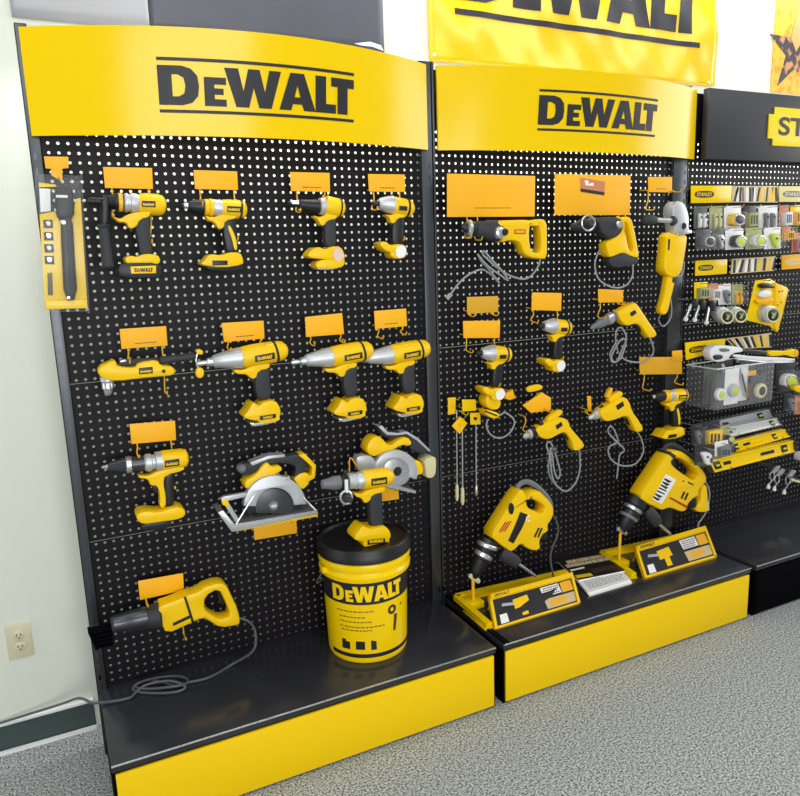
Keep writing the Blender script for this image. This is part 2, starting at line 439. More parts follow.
# ------------------------------------------------------------------ banners on the wall
def sheet(name, corners, y, m, label, cat, wave=.0, nx=30, nz=12, seed=0, th=.002, parent=None):
    """corners: bl, br, tr, tl as (x,z)"""
    random.seed(seed); ph = [random.random()*6 for _ in range(8)]
    mb = MB(); bm = mb.bm; G = []
    for j in range(nz+1):
        row = []
        for i in range(nx+1):
            u = i/nx; v = j/nz
            x = (corners[0][0]*(1-u)+corners[1][0]*u)*(1-v)+(corners[3][0]*(1-u)+corners[2][0]*u)*v
            z = (corners[0][1]*(1-u)+corners[1][1]*u)*(1-v)+(corners[3][1]*(1-u)+corners[2][1]*u)*v
            w = wave*(math.sin(x*9+z*14+ph[0])+.6*math.sin(x*23-z*17+ph[1])+.4*math.sin(x*41+z*31+ph[2])+.8*math.sin(z*12-x*5+ph[3]))
            row.append((x, y-abs(wave)*2.6+w, z))
        G.append(row)
    f = [[bm.verts.new(p) for p in r] for r in G]; b = [[bm.verts.new((p[0], p[1]+th, p[2])) for p in r] for r in G]
    for j in range(nz):
        for i in range(nx):
            bm.faces.new((f[j][i], f[j][i+1], f[j+1][i+1], f[j+1][i])); bm.faces.new((b[j][i], b[j+1][i], b[j+1][i+1], b[j][i+1]))
    for i in range(nx):
        bm.faces.new((f[0][i], b[0][i], b[0][i+1], f[0][i+1])); bm.faces.new((f[nz][i], f[nz][i+1], b[nz][i+1], b[nz][i]))
    for j in range(nz):
        bm.faces.new((f[j][0], f[j+1][0], b[j+1][0], b[j][0])); bm.faces.new((f[j][nx], b[j][nx], b[j+1][nx], f[j+1][nx]))
    lc = (corners[0][0], WY, corners[0][1])
    o = build(name, mb, m, parent, loc=None if parent else lc, recalc=True, angle=180)
    if label: tag(o, label, cat)
    return o, ph
yb = WY-.006
bl = at(12, 17, yb); br = at(384, 56, yb); mid = at(150, 31, yb)
zt = 2.75
tb = root('grey_banner', (bl[0], WY, br[1]), 'grey vinyl banner on the wall above the wordmarked header', 'banner')
sheet('painted_sheen_panel', [bl, mid, (mid[0]+.0, zt), (bl[0]-.01, zt)], yb, VL, None, None, .0008, parent=tb, seed=3)  # reflection on the banner painted as a paler panel
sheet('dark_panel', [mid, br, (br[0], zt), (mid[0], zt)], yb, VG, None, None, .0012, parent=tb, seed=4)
fq = F(180, 0, 3.636, yb-.006)
build('print_mark', MB().slab([fq(635, 158), fq(690, 152), fq(730, 165), fq(740, 185), fq(700, 170), fq(660, 165)], yb-.0075, yb-.0062, 0), WT, tb)
# yellow banner
yb2 = WY-.004
c0 = at(429, 62, yb2); c1 = at(713, 87, yb2); c2x = at(717, 9, yb2); c3x = at(424, 9, yb2)
ty, ph = None, None
tban = root('yellow_banner', (c0[0], WY, c0[1]), 'creased yellow vinyl banner with black wordmark hung on the wall', 'banner')
sh, ph = sheet('vinyl_sheet', [c0, c1, (c2x[0], 2.85), (c3x[0], 2.85)], yb2, VY, None, None, .0034, 60, 30, 11, parent=tban)
a = at(453, 15, yb2); b = at(697, 49, yb2); wid = b[0]-a[0]; k = wid/4.66
mb = logo_mb(wid, .0003, 46)
dz = (b[1]-a[1])
for i in range(1, 12):
    bmesh.ops.bisect_plane(mb.bm, geom=mb.bm.verts[:]+mb.bm.edges[:]+mb.bm.faces[:], plane_co=(0, 0, -.2*k+1.4*k*i/12), plane_no=(0, 0, 1))
wv = .0034
for v in mb.bm.verts:
    x = a[0]+v.co.x; z = a[1]+dz*(v.co.x/wid)+.2*k+v.co.z
    w = wv*(math.sin(x*9+z*14+ph[0])+.6*math.sin(x*23-z*17+ph[1])+.4*math.sin(x*41+z*31+ph[2])+.8*math.sin(z*12-x*5+ph[3]))
    v.co = (x, yb2-wv*2.6+w-.0012+v.co.y, z)
build('wordmark', mb, INK, tban, recalc=False)
for px, py in ((434, 55), (708, 83)):
    p = at(px, py, yb2-.008)
    build('grommet', MB().lathe((p[0], yb2-.014, p[1]), (p[0], WY-.001, p[1]), [(0, .006), (.1, .007), (.3, .004), (1, .003)], 12), SV, tban)
# poster with star
p0 = at(771, 92, yb); p1 = at(860, 98, yb)
tp = root('star_poster', (p0[0], WY, p0[1]), 'yellow poster with a dark star on the wall over the black header', 'poster')
build('paper', MB().box(p0[0], p1[0], WY-.005, WY-.001, p0[1], p0[1]+.62), mat('orange_yellow_print', 'EDB420', .5, h2='D88E18', lo=.5, hi=.62, scale=25), tp)
fp = F(740, 0, 7.236, WY-.0055)
cx_, cz_ = fp(405, 375); o_ = []
R1 = .20
for k in range(10):
    an = math.pi/2+k*math.pi/5; rr = R1 if k % 2 == 0 else R1*.36
    o_.append((cx_+rr*math.cos(an)*1.0, cz_+rr*math.sin(an)))
build('star_print', MB().slab(o_, WY-.0062, WY-.0051, 0), mat('dark_star_print', '2B2430', .5, h2='C98A50', lo=.52, hi=.6, scale=22), tp)
build('star_highlight', MB().slab([o_[0], o_[1], (cx_, cz_), o_[9]], WY-.0068, WY-.0063, 0), mat('tan_print', 'D9A25A', .5), tp)

# ------------------------------------------------------------------ hangers (card on two wires)
def hanger(poly, label, wires, y=-.05, m=None, group='yellow price cards above the tools', text=False, ywire=-.09, name='price_card_hanger'):
    """poly: four pixel corners tl,tr,br,bl; wires: list of (px, py_top, py_bottom, px_bottom)"""
    P = [at(p[0], p[1], y) for p in poly]
    cxm = sum(p[0] for p in P)/len(P); czm = sum(p[1] for p in P)/len(P)
    t = root(name, (cxm, 0, czm), label, 'price card', group)
    build('card', MB().slab(P, y-.0012, y+.0012, .0004), m or OR, t)
    w = .0022
    for px, pt, pb, pxb in wires:
        a = at(px, pt, y); b = at(pxb, pb, ywire)
        mb = MB().tube([(a[0], .006, a[1]+.006), (a[0], -.012, a[1]+.006), (a[0], y+.008, a[1]+.003), (a[0], y+.004, a[1]-.01), (a[0], y+.004, (a[1]+b[1])/2), (b[0], (y+ywire)/2, b[1]+.006), (b[0], ywire, b[1]), (b[0], ywire-.022, b[1]), (b[0], ywire-.028, b[1]+.010)], w, 6, 3)
        build('wire_hook', mb, YW, t)
    if text:
        aa = P[3]; bb_ = P[2]; ww = bb_[0]-aa[0]; mb = MB(); h_ = P[0][1]-P[3][1]; sl = (bb_[1]-aa[1])/ww
        x = aa[0]+ww*.3
        while x < aa[0]+ww*.72:
            l = random.uniform(.004, .009); z = aa[1]+h_*.2+sl*(x-aa[0]); mb.box(x, x+l, y-.0016, y-.0011, z, z+.0026); x += l+.0025
        build('print_line', mb, RED if text == 2 else INK, t)
    return t

# ------------------------------------------------------------------ generic shapes for tools
def S(f, pts, d0, d1, bev=.004, sm=1, holes=(), mb=None, hx=1.18):
    """rounded slab from crop outline; d0,d1 are depths relative to the frame plane (negative = nearer)"""
    L = [chaikin([f(*q) for q in pts], sm)]
    for h_ in holes:
        cx2 = sum(q[0] for q in h_)/len(h_); cy2 = sum(q[1] for q in h_)/len(h_)
        L.append(chaikin([f(cx2+(q[0]-cx2)*hx, cy2+(q[1]-cy2)*hx) for q in h_], sm))
    return (mb or MB()).slab(L, f.y+d0, f.y+d1, bev)
def Lz(f, a, b, prof, seg=22, da=0.0, db=0.0, mb=None):
    return (mb or MB()).lathe(f.p(a[0], a[1], da), f.p(b[0], b[1], db), prof, seg)
def badge(f, pts, d, m, par, text=None, name='label', lines=0, mt=None):
    o = build(name, S(f, pts, d-.0012, d, .0002, 0), m, par)
    if text == 'logo':
        P = [f(*q) for q in pts]; ax = min(p[0] for p in P); bx = max(p[0] for p in P)
        bl_ = min(P, key=lambda p: p[0]+p[1]*.5); w_ = (bx-ax)*.8
        # direction of the lower edge
        lo = sorted(P, key=lambda p: p[1])[:2]; lo.sort(); sl = (lo[1][1]-lo[0][1])/max(1e-6, lo[1][0]-lo[0][0])
        hh = max(p[1] for p in P)-lo[1][1]
        k = min(w_/4.66, hh*.5)
        mb = logo_mb(k*4.66, .0005, 0, False)
        for v in mb.bm.verts: v.co = (ax+(bx-ax-k*4.66)/2+v.co.x, f.y+d-.0013+v.co.y, lo[0][1]+hh*.2+v.co.z+sl*(ax+(bx-ax-k*4.66)/2+v.co.x-lo[0][0]))
        build('wordmark', mb, mt or INK, o, recalc=False)
    elif lines:
        P = [f(*q) for q in pts]; mb = MB()
        def bil(u, v): return tuple((P[3][i]*(1-u)+P[2][i]*u)*(1-v)+(P[0][i]*(1-u)+P[1][i]*u)*v for i in (0, 1))
        for j in range(lines):
            v0 = (j+.35)/lines; v1 = (j+.65)/lines; e = random.uniform(.6, .9)
            mb.slab([bil(.12, v0), bil(.12, v1), bil(e, v1), bil(e, v0)], f.y+d-.0018, f.y+d-.0012, 0)
        build('print_line', mb, mt or INK, o)
    return o
def vents(f, centre, n, dx, dy, w, h_, d, par, m=None):
    mb = MB()
    for i in range(n):
        x = centre[0]+dx*i; y = centre[1]+dy*i
        mb.slab([f(x-w, y-h_), f(x+w, y-h_), f(x+w, y+h_), f(x-w, y+h_)], f.y+d-.001, f.y+d, 0)
    build('vent', mb, m or INK, par)
TD = -.09   # depth of hanging tools' mid plane
TOOLG = 'cordless drills and drivers hung on the pegboard'
#==ITEMS==
def arc(cx, cy, r, a0_, a1_, n=14, ry=None): return [(cx+r*math.cos(math.radians(a0_+(a1_-a0_)*i/n)), cy-(ry or r)*math.sin(math.radians(a0_+(a1_-a0_)*i/n))) for i in range(n+1)]
# ================================================================== tools on the outlet-side bay
# --- clamshell package
f = F(20, 150, 4.68, -.045)
t = root('tool_package', (*[f(190, 740)[0]], 0, f(190, 740)[1]), 'tall yellow clamshell package with a black handled tool beside the hammer drill', 'package')
crd = build('backing_card', S(f, [(92, 300), (165, 285), (180, 330), (250, 300), (262, 228), (285, 222), (318, 742), (118, 748)], .012, .014, .0005, 0), YH, t)
build('header_card', S(f, [(88, 150), (168, 160), (170, 170), (90, 172)], .010, .012, .0003, 0), YH, t)
build('paper_label', S(f, [(90, 178), (142, 180), (144, 285), (96, 290)], .009, .0115, .0003, 0), WT, t)
for i, yy in enumerate((345, 403, 460, 515)):
    q = build('photo_square', S(f, [(108+i*2, yy-20), (152+i*2, yy-20), (156+i*2, yy+20), (112+i*2, yy+20)], .0105, .0118, .0003, 0), INK, crd)
    build('photo_spot', S(f, [(118+i*2, yy-12), (140+i*2, yy-14), (146+i*2, yy+2), (130+i*2, yy+12)], .0098, .0104, 0, 1), SV if i % 2 else WT, q)
mb = MB()
for i in range(7): mb.slab([f(128+i*3.5, 575), f(130.5+i*3.5, 575), f(134+i*3.5, 680), f(131+i*3.5, 680)], f.y+.0105, f.y+.0118, 0)
build('print_line', mb, INK, crd)
tl = build('tool_handle', S(f, [(188, 300), (245, 298), (256, 500), (270, 700), (206, 705), (196, 500)], -.012, .009, .006, 1), K, t)
build('grip_stripe', S(f, [(214, 350), (232, 350), (246, 670), (228, 672)], -.014, -.010, .001, 1), RB, tl)
build('tool_head', S(f, [(162, 176), (246, 184), (254, 300), (240, 322), (176, 318), (164, 260)], -.014, .009, .005, 0), K, t)
build('head_label', S(f, [(168, 212), (222, 214), (222, 226), (168, 224)], -.0155, -.0135, .0003, 0), WT, t)
build('rivet', Lz(f, (203, 340), (203, 340.1), [(0, .0052), (1, .0052)], 16, -.017, -.012), SV, t)
build('end_cap', Lz(f, (226, 690), (226, 690.1), [(0, .004), (1, .004)], 12, -.015, -.010), SV, t)
build('plastic_rim', MB().tube([f.p(*q) for q in ((80, 700), (74, 400), (76, 135), (90, 118), (270, 124), (288, 140), (300, 400), (322, 735), (300, 752), (130, 752), (112, 735))], .0022, 6, 3, True), CP, t)
build('plastic_window', S(f, [(82, 122), (284, 128), (320, 745), (116, 750)], -.0165, .010, .006, 0), CP, t)
build('bottom_fold', S(f, [(120, 705), (312, 700), (318, 738), (124, 745)], .004, .009, .001, 0), YH, t)
ft = F(20, 150, 4.68, -.03)
hg = root('price_card_hanger', (ft(170, 60)[0], 0, ft(170, 60)[1]), 'small yellow price card with a tab above the clamshell package', 'price card', 'yellow price cards above the tools')
build('card', S(ft, [(112, 30), (226, 32), (228, 84), (198, 88), (198, 150), (146, 118), (146, 88), (120, 86)], -.001, .001, .0003, 0), OR, hg)
build('wire_hook', MB().tube([ft.p(180, 60, .035), ft.p(180, 60, .004), ft.p(180, 120, 0), ft.p(180, 140, -.006), ft.p(180, 128, -.03)], .002, 6, 3), YW, hg)

# --- hangers: orange cards
def H(poly, label, wires, **k): return hanger(poly, label, wires, **k)
H([(103, 167), (152, 168), (153, 189), (105, 188)], 'orange price card above the hammer drill with the long side handle', [(112, 188, 218, 113), (149, 188, 243, 151)])
H([(193.5, 170), (237, 171.5), (238, 190), (195, 189)], 'orange price card above the drill next to the hammer drill', [(200, 189, 206, 201), (234, 189, 240, 236)])
H([(290, 172), (329.5, 173), (330, 192), (291, 191)], 'orange price card with faint print above the black chuck drill', [(297, 191, 212, 298), (325, 191, 198, 325)], text=1)
H([(368, 174), (404.5, 174.5), (405, 192), (369, 191.5)], 'orange price card with faint print nearest the divider post in the top row', [(374, 191, 210, 374), (400, 191, 240, 401)], text=1)
H([(119.5, 329), (166, 326), (167.5, 345.5), (121.5, 349)], 'orange price card above the right angle drill', [(128, 347, 362, 129), (162, 345, 393, 166)], text=1)
H([(221.5, 323), (263.5, 320.5), (264.5, 338.5), (224, 342)], 'orange price card above the impact wrench beside the angle drill', [(228, 340, 350, 229), (261, 338, 345, 262)], text=1)
H([(305, 317), (342, 313), (344, 334), (306, 337)], 'orange price card above the middle impact wrench', [(311, 336, 345, 312), (341, 334, 342, 342)])
H([(374, 311), (406, 308.5), (407, 326), (375, 329)], 'orange price card above the impact wrench nearest the divider post', [(379, 328, 338, 380), (403, 326, 334, 403)], text=1)
H([(129.5, 424), (175, 420.5), (176, 440), (131.5, 444)], 'orange price card above the older drill with slim yellow frame', [(137, 442, 456, 138), (171, 440, 487, 174)])
H([(253, 521), (296, 515), (297, 533), (254.5, 540)], 'orange price card below the circular saw on the pegboard', [(258, 521, 524, 258), (290, 517, 520, 290)])
H([(369, 489), (398, 485), (399, 499), (370, 503)], 'orange price card under the saw behind the bucket drill', [(374, 489, 491, 374), (394, 487, 489, 394)])
H([(138, 581), (183, 573), (184, 590), (140, 600)], 'orange price card above the reciprocating saw', [(146, 598, 604, 147), (180, 590, 637, 185)])

# --- hammer drill with side handle
f = F(60, 140, 4, TD)
o = f(330, 255)
t = root('hammer_drill', (o[0], TD, o[1]), 'yellow hammer drill with a long black side handle hanging down', 'cordless drill', TOOLG)
build('chuck', Lz(f, (110, 243), (255, 250), [(0, .001), (.02, .008), (.35, .010), (.4, .016), (.72, .021), (.75, .023), (1, .023)]), K, t)
build('gearbox', Lz(f, (250, 250), (318, 255), [(0, .02), (.15, .026), (.3, .026), (.34, .0235), (.45, .0235), (.5, .027), (.8, .027), (1, .024)]), AL, t)
build('collar_ring', Lz(f, (232, 249), (250, 250), [(0, .023), (.1, .025), (.9, .025), (1, .023)]), YW, t)
h = build('housing', Lz(f, (312, 254), (424, 262), [(0, .024), (.1, .028), (.3, .030), (.7, .030), (.86, .027), (.95, .02), (1, .01)]), Y, t)
badge(f, [(322, 246), (376, 248), (376, 272), (322, 270)], -.0295, K, h, 'logo', mt=Y)
build('lower_housing', S(f, [(205, 305), (240, 318), (262, 300), (300, 290), (360, 285), (355, 310), (318, 318), (302, 350), (275, 358), (262, 330), (232, 332)], -.019, .019), Y, t)
build('trigger', S(f, [(268, 330), (300, 325), (296, 362), (280, 372), (272, 350)], -.009, .009, .003), K, t)
build('grip', S(f, [(302, 300), (362, 290), (358, 340), (362, 400), (372, 462), (318, 470), (306, 400), (296, 350)], -.017, .017, .009), RB, t)
build('battery_foot', S(f, [(252, 468), (290, 462), (300, 470), (330, 455), (384, 458), (398, 485), (380, 500), (262, 500)], -.033, .033, .004), Y, t)
b_ = build('battery', S(f, [(240, 492), (398, 490), (404, 540), (384, 552), (246, 552), (226, 530), (228, 505)], -.038, .038, .004), K, t)
badge(f, [(276, 506), (376, 502), (376, 532), (278, 534)], -.0385, Y, b_, 'logo')
build('side_handle', Lz(f, (172, 340), (190, 515), [(0, .016), (.04, .018), (.1, .013), (.14, .0135), (.5, .0145), (.9, .0155), (.96, .017), (1, .012)], da=-.01, db=-.025), RB, t)
build('handle_clamp', S(f, [(160, 222), (190, 220), (192, 260), (188, 345), (164, 345), (166, 260)], -.028, .02, .004), K, t)
build('depth_rod', Lz(f, (118, 236), (176, 240), [(0, .003), (1, .003)], 8, -.028, -.028), DS, t)
HD = t

# --- compact drill (also the mould of several more)
f = F(60, 140, 4, TD)
o = f(690, 280)
t = root('compact_drill', (o[0], TD, o[1]), 'compact yellow drill hung next to the drill with the long side handle', 'cordless drill', TOOLG)
build('chuck', Lz(f, (486, 262), (580, 268), [(0, .002), (.03, .006), (.25, .007), (.3, .013), (.55, .019), (.98, .021), (1, .018)]), K, t)
build('bit_holder', Lz(f, (490, 262), (528, 264), [(0, .004), (.2, .008), (.5, .0085), (1, .009)]), SV, t)
build('clutch_ring', Lz(f, (575, 268), (610, 270), [(0, .020), (.1, .023), (.45, .023), (.5, .0205), (.55, .0205), (.6, .0245), (1, .0245)]), Y, t)
build('gear_collar', Lz(f, (608, 270), (648, 273), [(0, .0215), (.1, .0235), (.9, .0235), (1, .021)]), AL, t)
h = build('housing', Lz(f, (642, 273), (746, 280), [(0, .022), (.08, .025), (.3, .027), (.72, .027), (.84, .024), (.88, .0255), (.95, .02), (1, .01)]), Y, t)
badge(f, [(660, 266), (716, 269), (716, 292), (660, 290)], -.0265, K, h, 'logo', mt=Y)
build('motor_band', Lz(f, (716, 278), (724, 279), [(0, .0275), (1, .0272)]), K, t)
build('lower_housing', S(f, [(575, 300), (606, 312), (640, 298), (705, 300), (700, 316), (655, 325), (652, 352), (630, 360), (616, 330), (586, 322)], -.017, .017), Y, t)
build('trigger', S(f, [(622, 330), (650, 330), (646, 362), (632, 368), (624, 350)], -.008, .008, .003), K, t)
build('grip', S(f, [(655, 308), (706, 306), (700, 350), (704, 400), (716, 450), (664, 456), (652, 405), (646, 350)], -.016, .016, .008), K, t)
build('grip_stripe', S(f, [(664, 345), (676, 342), (700, 395), (704, 440), (692, 440), (684, 400)], -.0175, -.0125, .001), Y, t)
b_ = build('battery_foot', S(f, [(550, 500), (572, 478), (590, 455), (640, 462), (664, 450), (712, 450), (724, 480), (722, 500), (640, 512)], -.032, .032, .004), Y, t)
build('battery', S(f, [(575, 500), (722, 494), (718, 518), (700, 526), (600, 524), (578, 514)], -.030, .030, .004), K, t)
badge(f, [(600, 482), (660, 482), (660, 500), (600, 502)], -.0325, K, b_, None)
CDR = t
# the black chuck drill
a0 = at(60+690/4, 140+280/4, TD)
def rel(px, py, y=TD):
    b = at(px, py, y); return b[0]-a0[0], b[1]-a0[1]
dx, dz = rel(240+350/4, 150+225/4)
t = root('cordless_drill', (a0[0]+dx, TD, a0[1]+dz), 'cordless drill with a slim black chuck and bright base in the top row', 'cordless drill', TOOLG)
f = F(240, 150, 4, TD)
build('chuck', Lz(f, (188, 212), (330, 228), [(0, .002), (.03, .007), (.3, .009), (.34, .015), (.7, .019), (1, .022)]), K, t)
build('bit_holder', Lz(f, (196, 211), (250, 216), [(0, .004), (.2, .0085), (1, .010)]), SV, t)
build('gear_collar', Lz(f, (315, 225), (345, 227), [(0, .021), (.1, .026), (1, .026)]), AL, t)
h = build('housing', Lz(f, (338, 222), (418, 238), [(0, .028), (.15, .031), (.7, .030), (.9, .022), (1, .01)]), Y, t)
build('vent_band', Lz(f, (392, 232), (398, 233), [(0, .0315), (1, .031)]), K, t)
build('lower_housing', S(f, [(280, 262), (318, 270), (345, 252), (385, 258), (378, 278), (342, 284), (330, 305), (314, 300), (306, 280)], -.017, .017), Y, t)
build('trigger', S(f, [(318, 285), (340, 282), (338, 312), (326, 316)], -.008, .008, .003), K, t)
build('grip', S(f, [(336, 272), (378, 262), (378, 320), (382, 384), (338, 390), (330, 330)], -.016, .016, .008), RB, t)
build('battery_foot', S(f, [(256, 430), (270, 402), (300, 386), (330, 400), (352, 386), (392, 386), (410, 430), (392, 450), (350, 440), (306, 436)], -.031, .031, .004), Y, t)
build('battery', S(f, [(300, 440), (404, 432), (408, 458), (384, 474), (300, 476), (290, 462)], -.030, .030, .004), Y, t)
build('sticker', S(f, [(362, 392), (390, 398), (402, 428), (380, 452), (356, 430)], -.0325, -.0312, 0, 1), mat('pale_pink_sticker', 'E8C8BC', .5), t)
build('battery_base', S(f, [(296, 464), (384, 462), (376, 478), (300, 480)], -.027, .027, .002), SV, t)
# impact driver (also the mould of three more)
f = F(240, 150, 4, TD)
o = f(620, 235)
t = root('impact_driver', (o[0], TD, o[1]), 'stubby yellow impact driver at the end of the top row by the divider post', 'impact driver', 'stubby impact drivers')
build('anvil', Lz(f, (530, 214), (560, 216), [(0, .006), (.3, .009), (1, .010)]), K, t)
build('nose_cone', Lz(f, (554, 215), (612, 220), [(0, .013), (.12, .019), (.6, .027), (.92, .030), (1, .027)]), AL, t)
h = build('housing', Lz(f, (606, 222), (692, 238), [(0, .027), (.1, .030), (.7, .030), (.88, .026), (1, .014)]), Y, t)
build('vent_band', Lz(f, (660, 232), (668, 233), [(0, .0312), (1, .0308)]), K, t)
badge(f, [(620, 226), (652, 228), (652, 246), (620, 244)], -.0310, K, h)
build('lower_housing', S(f, [(570, 258), (600, 262), (622, 250), (664, 254), (656, 270), (622, 276), (610, 296), (594, 290), (592, 272)], -.017, .017), Y, t)
build('trigger', S(f, [(596, 278), (618, 276), (614, 304), (602, 308)], -.008, .008, .003), K, t)
build('grip', S(f, [(612, 262), (652, 260), (648, 320), (650, 384), (606, 386), (600, 325)], -.016, .016, .008), K, t)
build('battery_foot', S(f, [(540, 374), (566, 364), (590, 384), (610, 376), (646, 380), (650, 404), (612, 412), (570, 408)], -.030, .030, .004), Y, t)
build('battery', S(f, [(590, 402), (646, 396), (652, 424), (634, 436), (600, 434), (588, 420)], -.028, .028, .004), Y, t)
build('sticker', S(f, [(604, 392), (636, 380), (652, 402), (640, 430), (610, 432)], -.0315, -.0300, 0, 1), WT, t)
IMP = t; IMP0 = (240+620/4, 150+235/4)

# --- right angle drill
f = F(60, 350, 5, TD)
o = f(380, 100)
t = root('angle_drill', (o[0], TD, o[1]), 'long low yellow angle drill with a chuck pointing down', 'angle drill')
h = build('housing', S(f, [(186, 96), (202, 74), (232, 62), (262, 47), (278, 52), (284, 78), (372, 84), (384, 58), (484, 44), (498, 74), (566, 78), (570, 122), (480, 130), (396, 138), (284, 152), (214, 140), (192, 122)], -.026, .026, .008), Y, t)
build('angle_head', Lz(f, (236, 132), (238, 160), [(0, .020), (.8, .020), (1, .017)]), AL, t)
build('chuck', Lz(f, (237, 156), (242, 226), [(0, .014), (.1, .0165), (.5, .0165), (.55, .014), (.85, .011), (1, .005)]), SV, t)
build('switch_bar', S(f, [(286, 58), (370, 44), (486, 38), (500, 52), (384, 62), (376, 80), (292, 78)], -.014, .014, .004), RB, t)
build('switch_tab', S(f, [(296, 50), (330, 44), (332, 56), (298, 62)], -.015, .015, .002), SV, t)
build('tail_handle', Lz(f, (498, 54), (676, 30), [(0, .010), (.05, .0125), (.2, .0115), (.8, .0125), (.96, .0125), (1, .009)]), RB, t)
badge(f, [(388, 84), (456, 78), (458, 110), (390, 116)], -.0265, K, h, 'logo', mt=Y)
build('hang_hook', S(f, [(674, 2), (694, -8), (712, 2), (712, 22), (686, 20)], -.012, .012, .003), Y, t)
build('hang_hook', S(f, [(676, 100), (690, 84), (716, 92), (718, 128), (696, 142), (678, 130)], -.010, .010, .003), Y, t)
build('hook_link', MB().tube([f.p(690, 12), f.p(680, 50), f.p(692, 95)], .003, 6, 3), SV, t)
build('lock_button', Lz(f, (512, 100), (512, 100.1), [(0, .005), (1, .006)], 14, -.029, -.024), K, t)

# --- impact wrench, three times
f = F(70, 300, 3.478, TD)
o = f(670, 195)
t = root('impact_wrench', (o[0], TD, o[1]), 'impact wrench with a silver nose beside the angle drill', 'impact wrench', 'long nosed impact wrenches')
build('anvil', Lz(f, (440, 222), (500, 214), [(0, .006), (.1, .0085), (.55, .0085), (.6, .013), (1, .015)]), SV, t)
build('nose_cone', Lz(f, (492, 214), (600, 200), [(0, .013), (.08, .019), (.4, .025), (.75, .031), (.92, .033), (1, .028)]), AL, t)
h = build('housing', Lz(f, (594, 200), (756, 172), [(0, .030), (.05, .033), (.3, .035), (.7, .034), (.88, .030), (.96, .022), (1, .01)]), Y, t)
build('motor_band', Lz(f, (708, 181), (716, 179), [(0, .0352), (1, .0348)]), K, t)
badge(f, [(632, 190), (700, 178), (702, 200), (634, 212)], -.0345, K, h, 'logo', mt=Y)
build('top_strap', S(f, [(640, 158), (720, 142), (750, 150), (752, 160), (722, 156), (642, 168)], -.012, .012, .003), RB, t)
build('lower_housing', S(f, [(562, 240), (598, 242), (630, 226), (690, 216), (690, 236), (650, 244), (642, 272), (622, 270), (612, 256), (574, 256)], -.018, .018), Y, t)
build('trigger', S(f, [(618, 256), (644, 250), (648, 284), (632, 292)], -.009, .009, .003), K, t)
build('grip', S(f, [(642, 240), (692, 228), (690, 268), (700, 340), (652, 350), (636, 300)], -.018, .018, .009), RB, t)
build('battery_foot', S(f, [(594, 396), (612, 376), (626, 346), (648, 364), (660, 348), (704, 342), (722, 372), (720, 402), (640, 414), (600, 406)], -.037, .037, .004), Y, t)
b_ = build('battery', S(f, [(638, 402), (718, 390), (720, 416), (650, 424)], -.034, .034, .003), Y, t)
badge(f, [(648, 396), (704, 388), (704, 402), (650, 410)], -.0375, K, b_, 'logo', mt=Y)
build('battery_base', S(f, [(616, 418), (640, 424), (718, 404), (716, 416), (640, 434), (620, 430)], -.032, .032, .002), SV, t)
IW = t; b0 = at(258.5, 411, TD)
b1 = at(345.5, 407.5, TD); again(IW, b1[0]-b0[0], b1[1]-b0[1], 'middle impact wrench of the row, between the other two impact wrenches')
b1 = at(403.5, 403.5, TD); again(IW, b1[0]-b0[0], b1[1]-b0[1], 'impact wrench hanging nearest the divider post')

# --- older drill
f = F(80, 400, 3.2, TD)
o = f(290, 190)
t = root('slim_frame_drill', (o[0], TD, o[1]), 'older cordless drill with large black chuck and slim yellow frame, above the seam', 'cordless drill', TOOLG)
build('chuck_jaws', Lz(f, (68, 216), (96, 212), [(0, .002), (.3, .005), (1, .009)], 12), SV, t)
build('chuck', Lz(f, (88, 214), (208, 201), [(0, .008), (.08, .013), (.45, .0225), (.47, .024), (.62, .024), (.64, .021), (1, .021)]), DS, t)
build('chuck_sleeve', Lz(f, (146, 208), (164, 206), [(0, .0235), (.1, .0255), (.9, .0255), (1, .0235)]), SV, t)
build('gearbox', Lz(f, (204, 202), (262, 194), [(0, .020), (.12, .026), (.4, .026), (.45, .022), (.6, .022), (.65, .029), (1, .029)]), AL, t)
h = build('housing', Lz(f, (256, 194), (346, 184), [(0, .026), (.08, .030), (.75, .030), (.92, .026), (1, .014)]), Y, t)
badge(f, [(266, 186), (312, 180), (312, 202), (266, 208)], -.0300, K, h, 'logo', mt=Y)
build('trigger_frame', S(f, [(184, 236), (216, 240), (246, 222), (330, 206), (330, 222), (270, 236), (264, 262), (272, 300), (272, 338), (252, 342), (254, 300), (244, 268), (222, 270), (216, 248), (186, 246)], -.019, .019, .004), Y, t)
build('trigger', S(f, [(226, 268), (246, 266), (250, 292), (236, 298)], -.009, .009, .003), K, t)
build('grip', S(f, [(268, 234), (300, 226), (296, 262), (302, 336), (270, 342), (266, 290)], -.0175, .0175, .008), K, t)
build('battery_foot', S(f, [(176, 372), (180, 352), (210, 344), (246, 350), (300, 330), (330, 338), (332, 362), (300, 374), (246, 380), (196, 388)], -.036, .036, .006), Y, t)
build('battery', S(f, [(190, 384), (288, 372), (284, 398), (250, 408), (196, 410)], -.031, .031, .005), K, t)

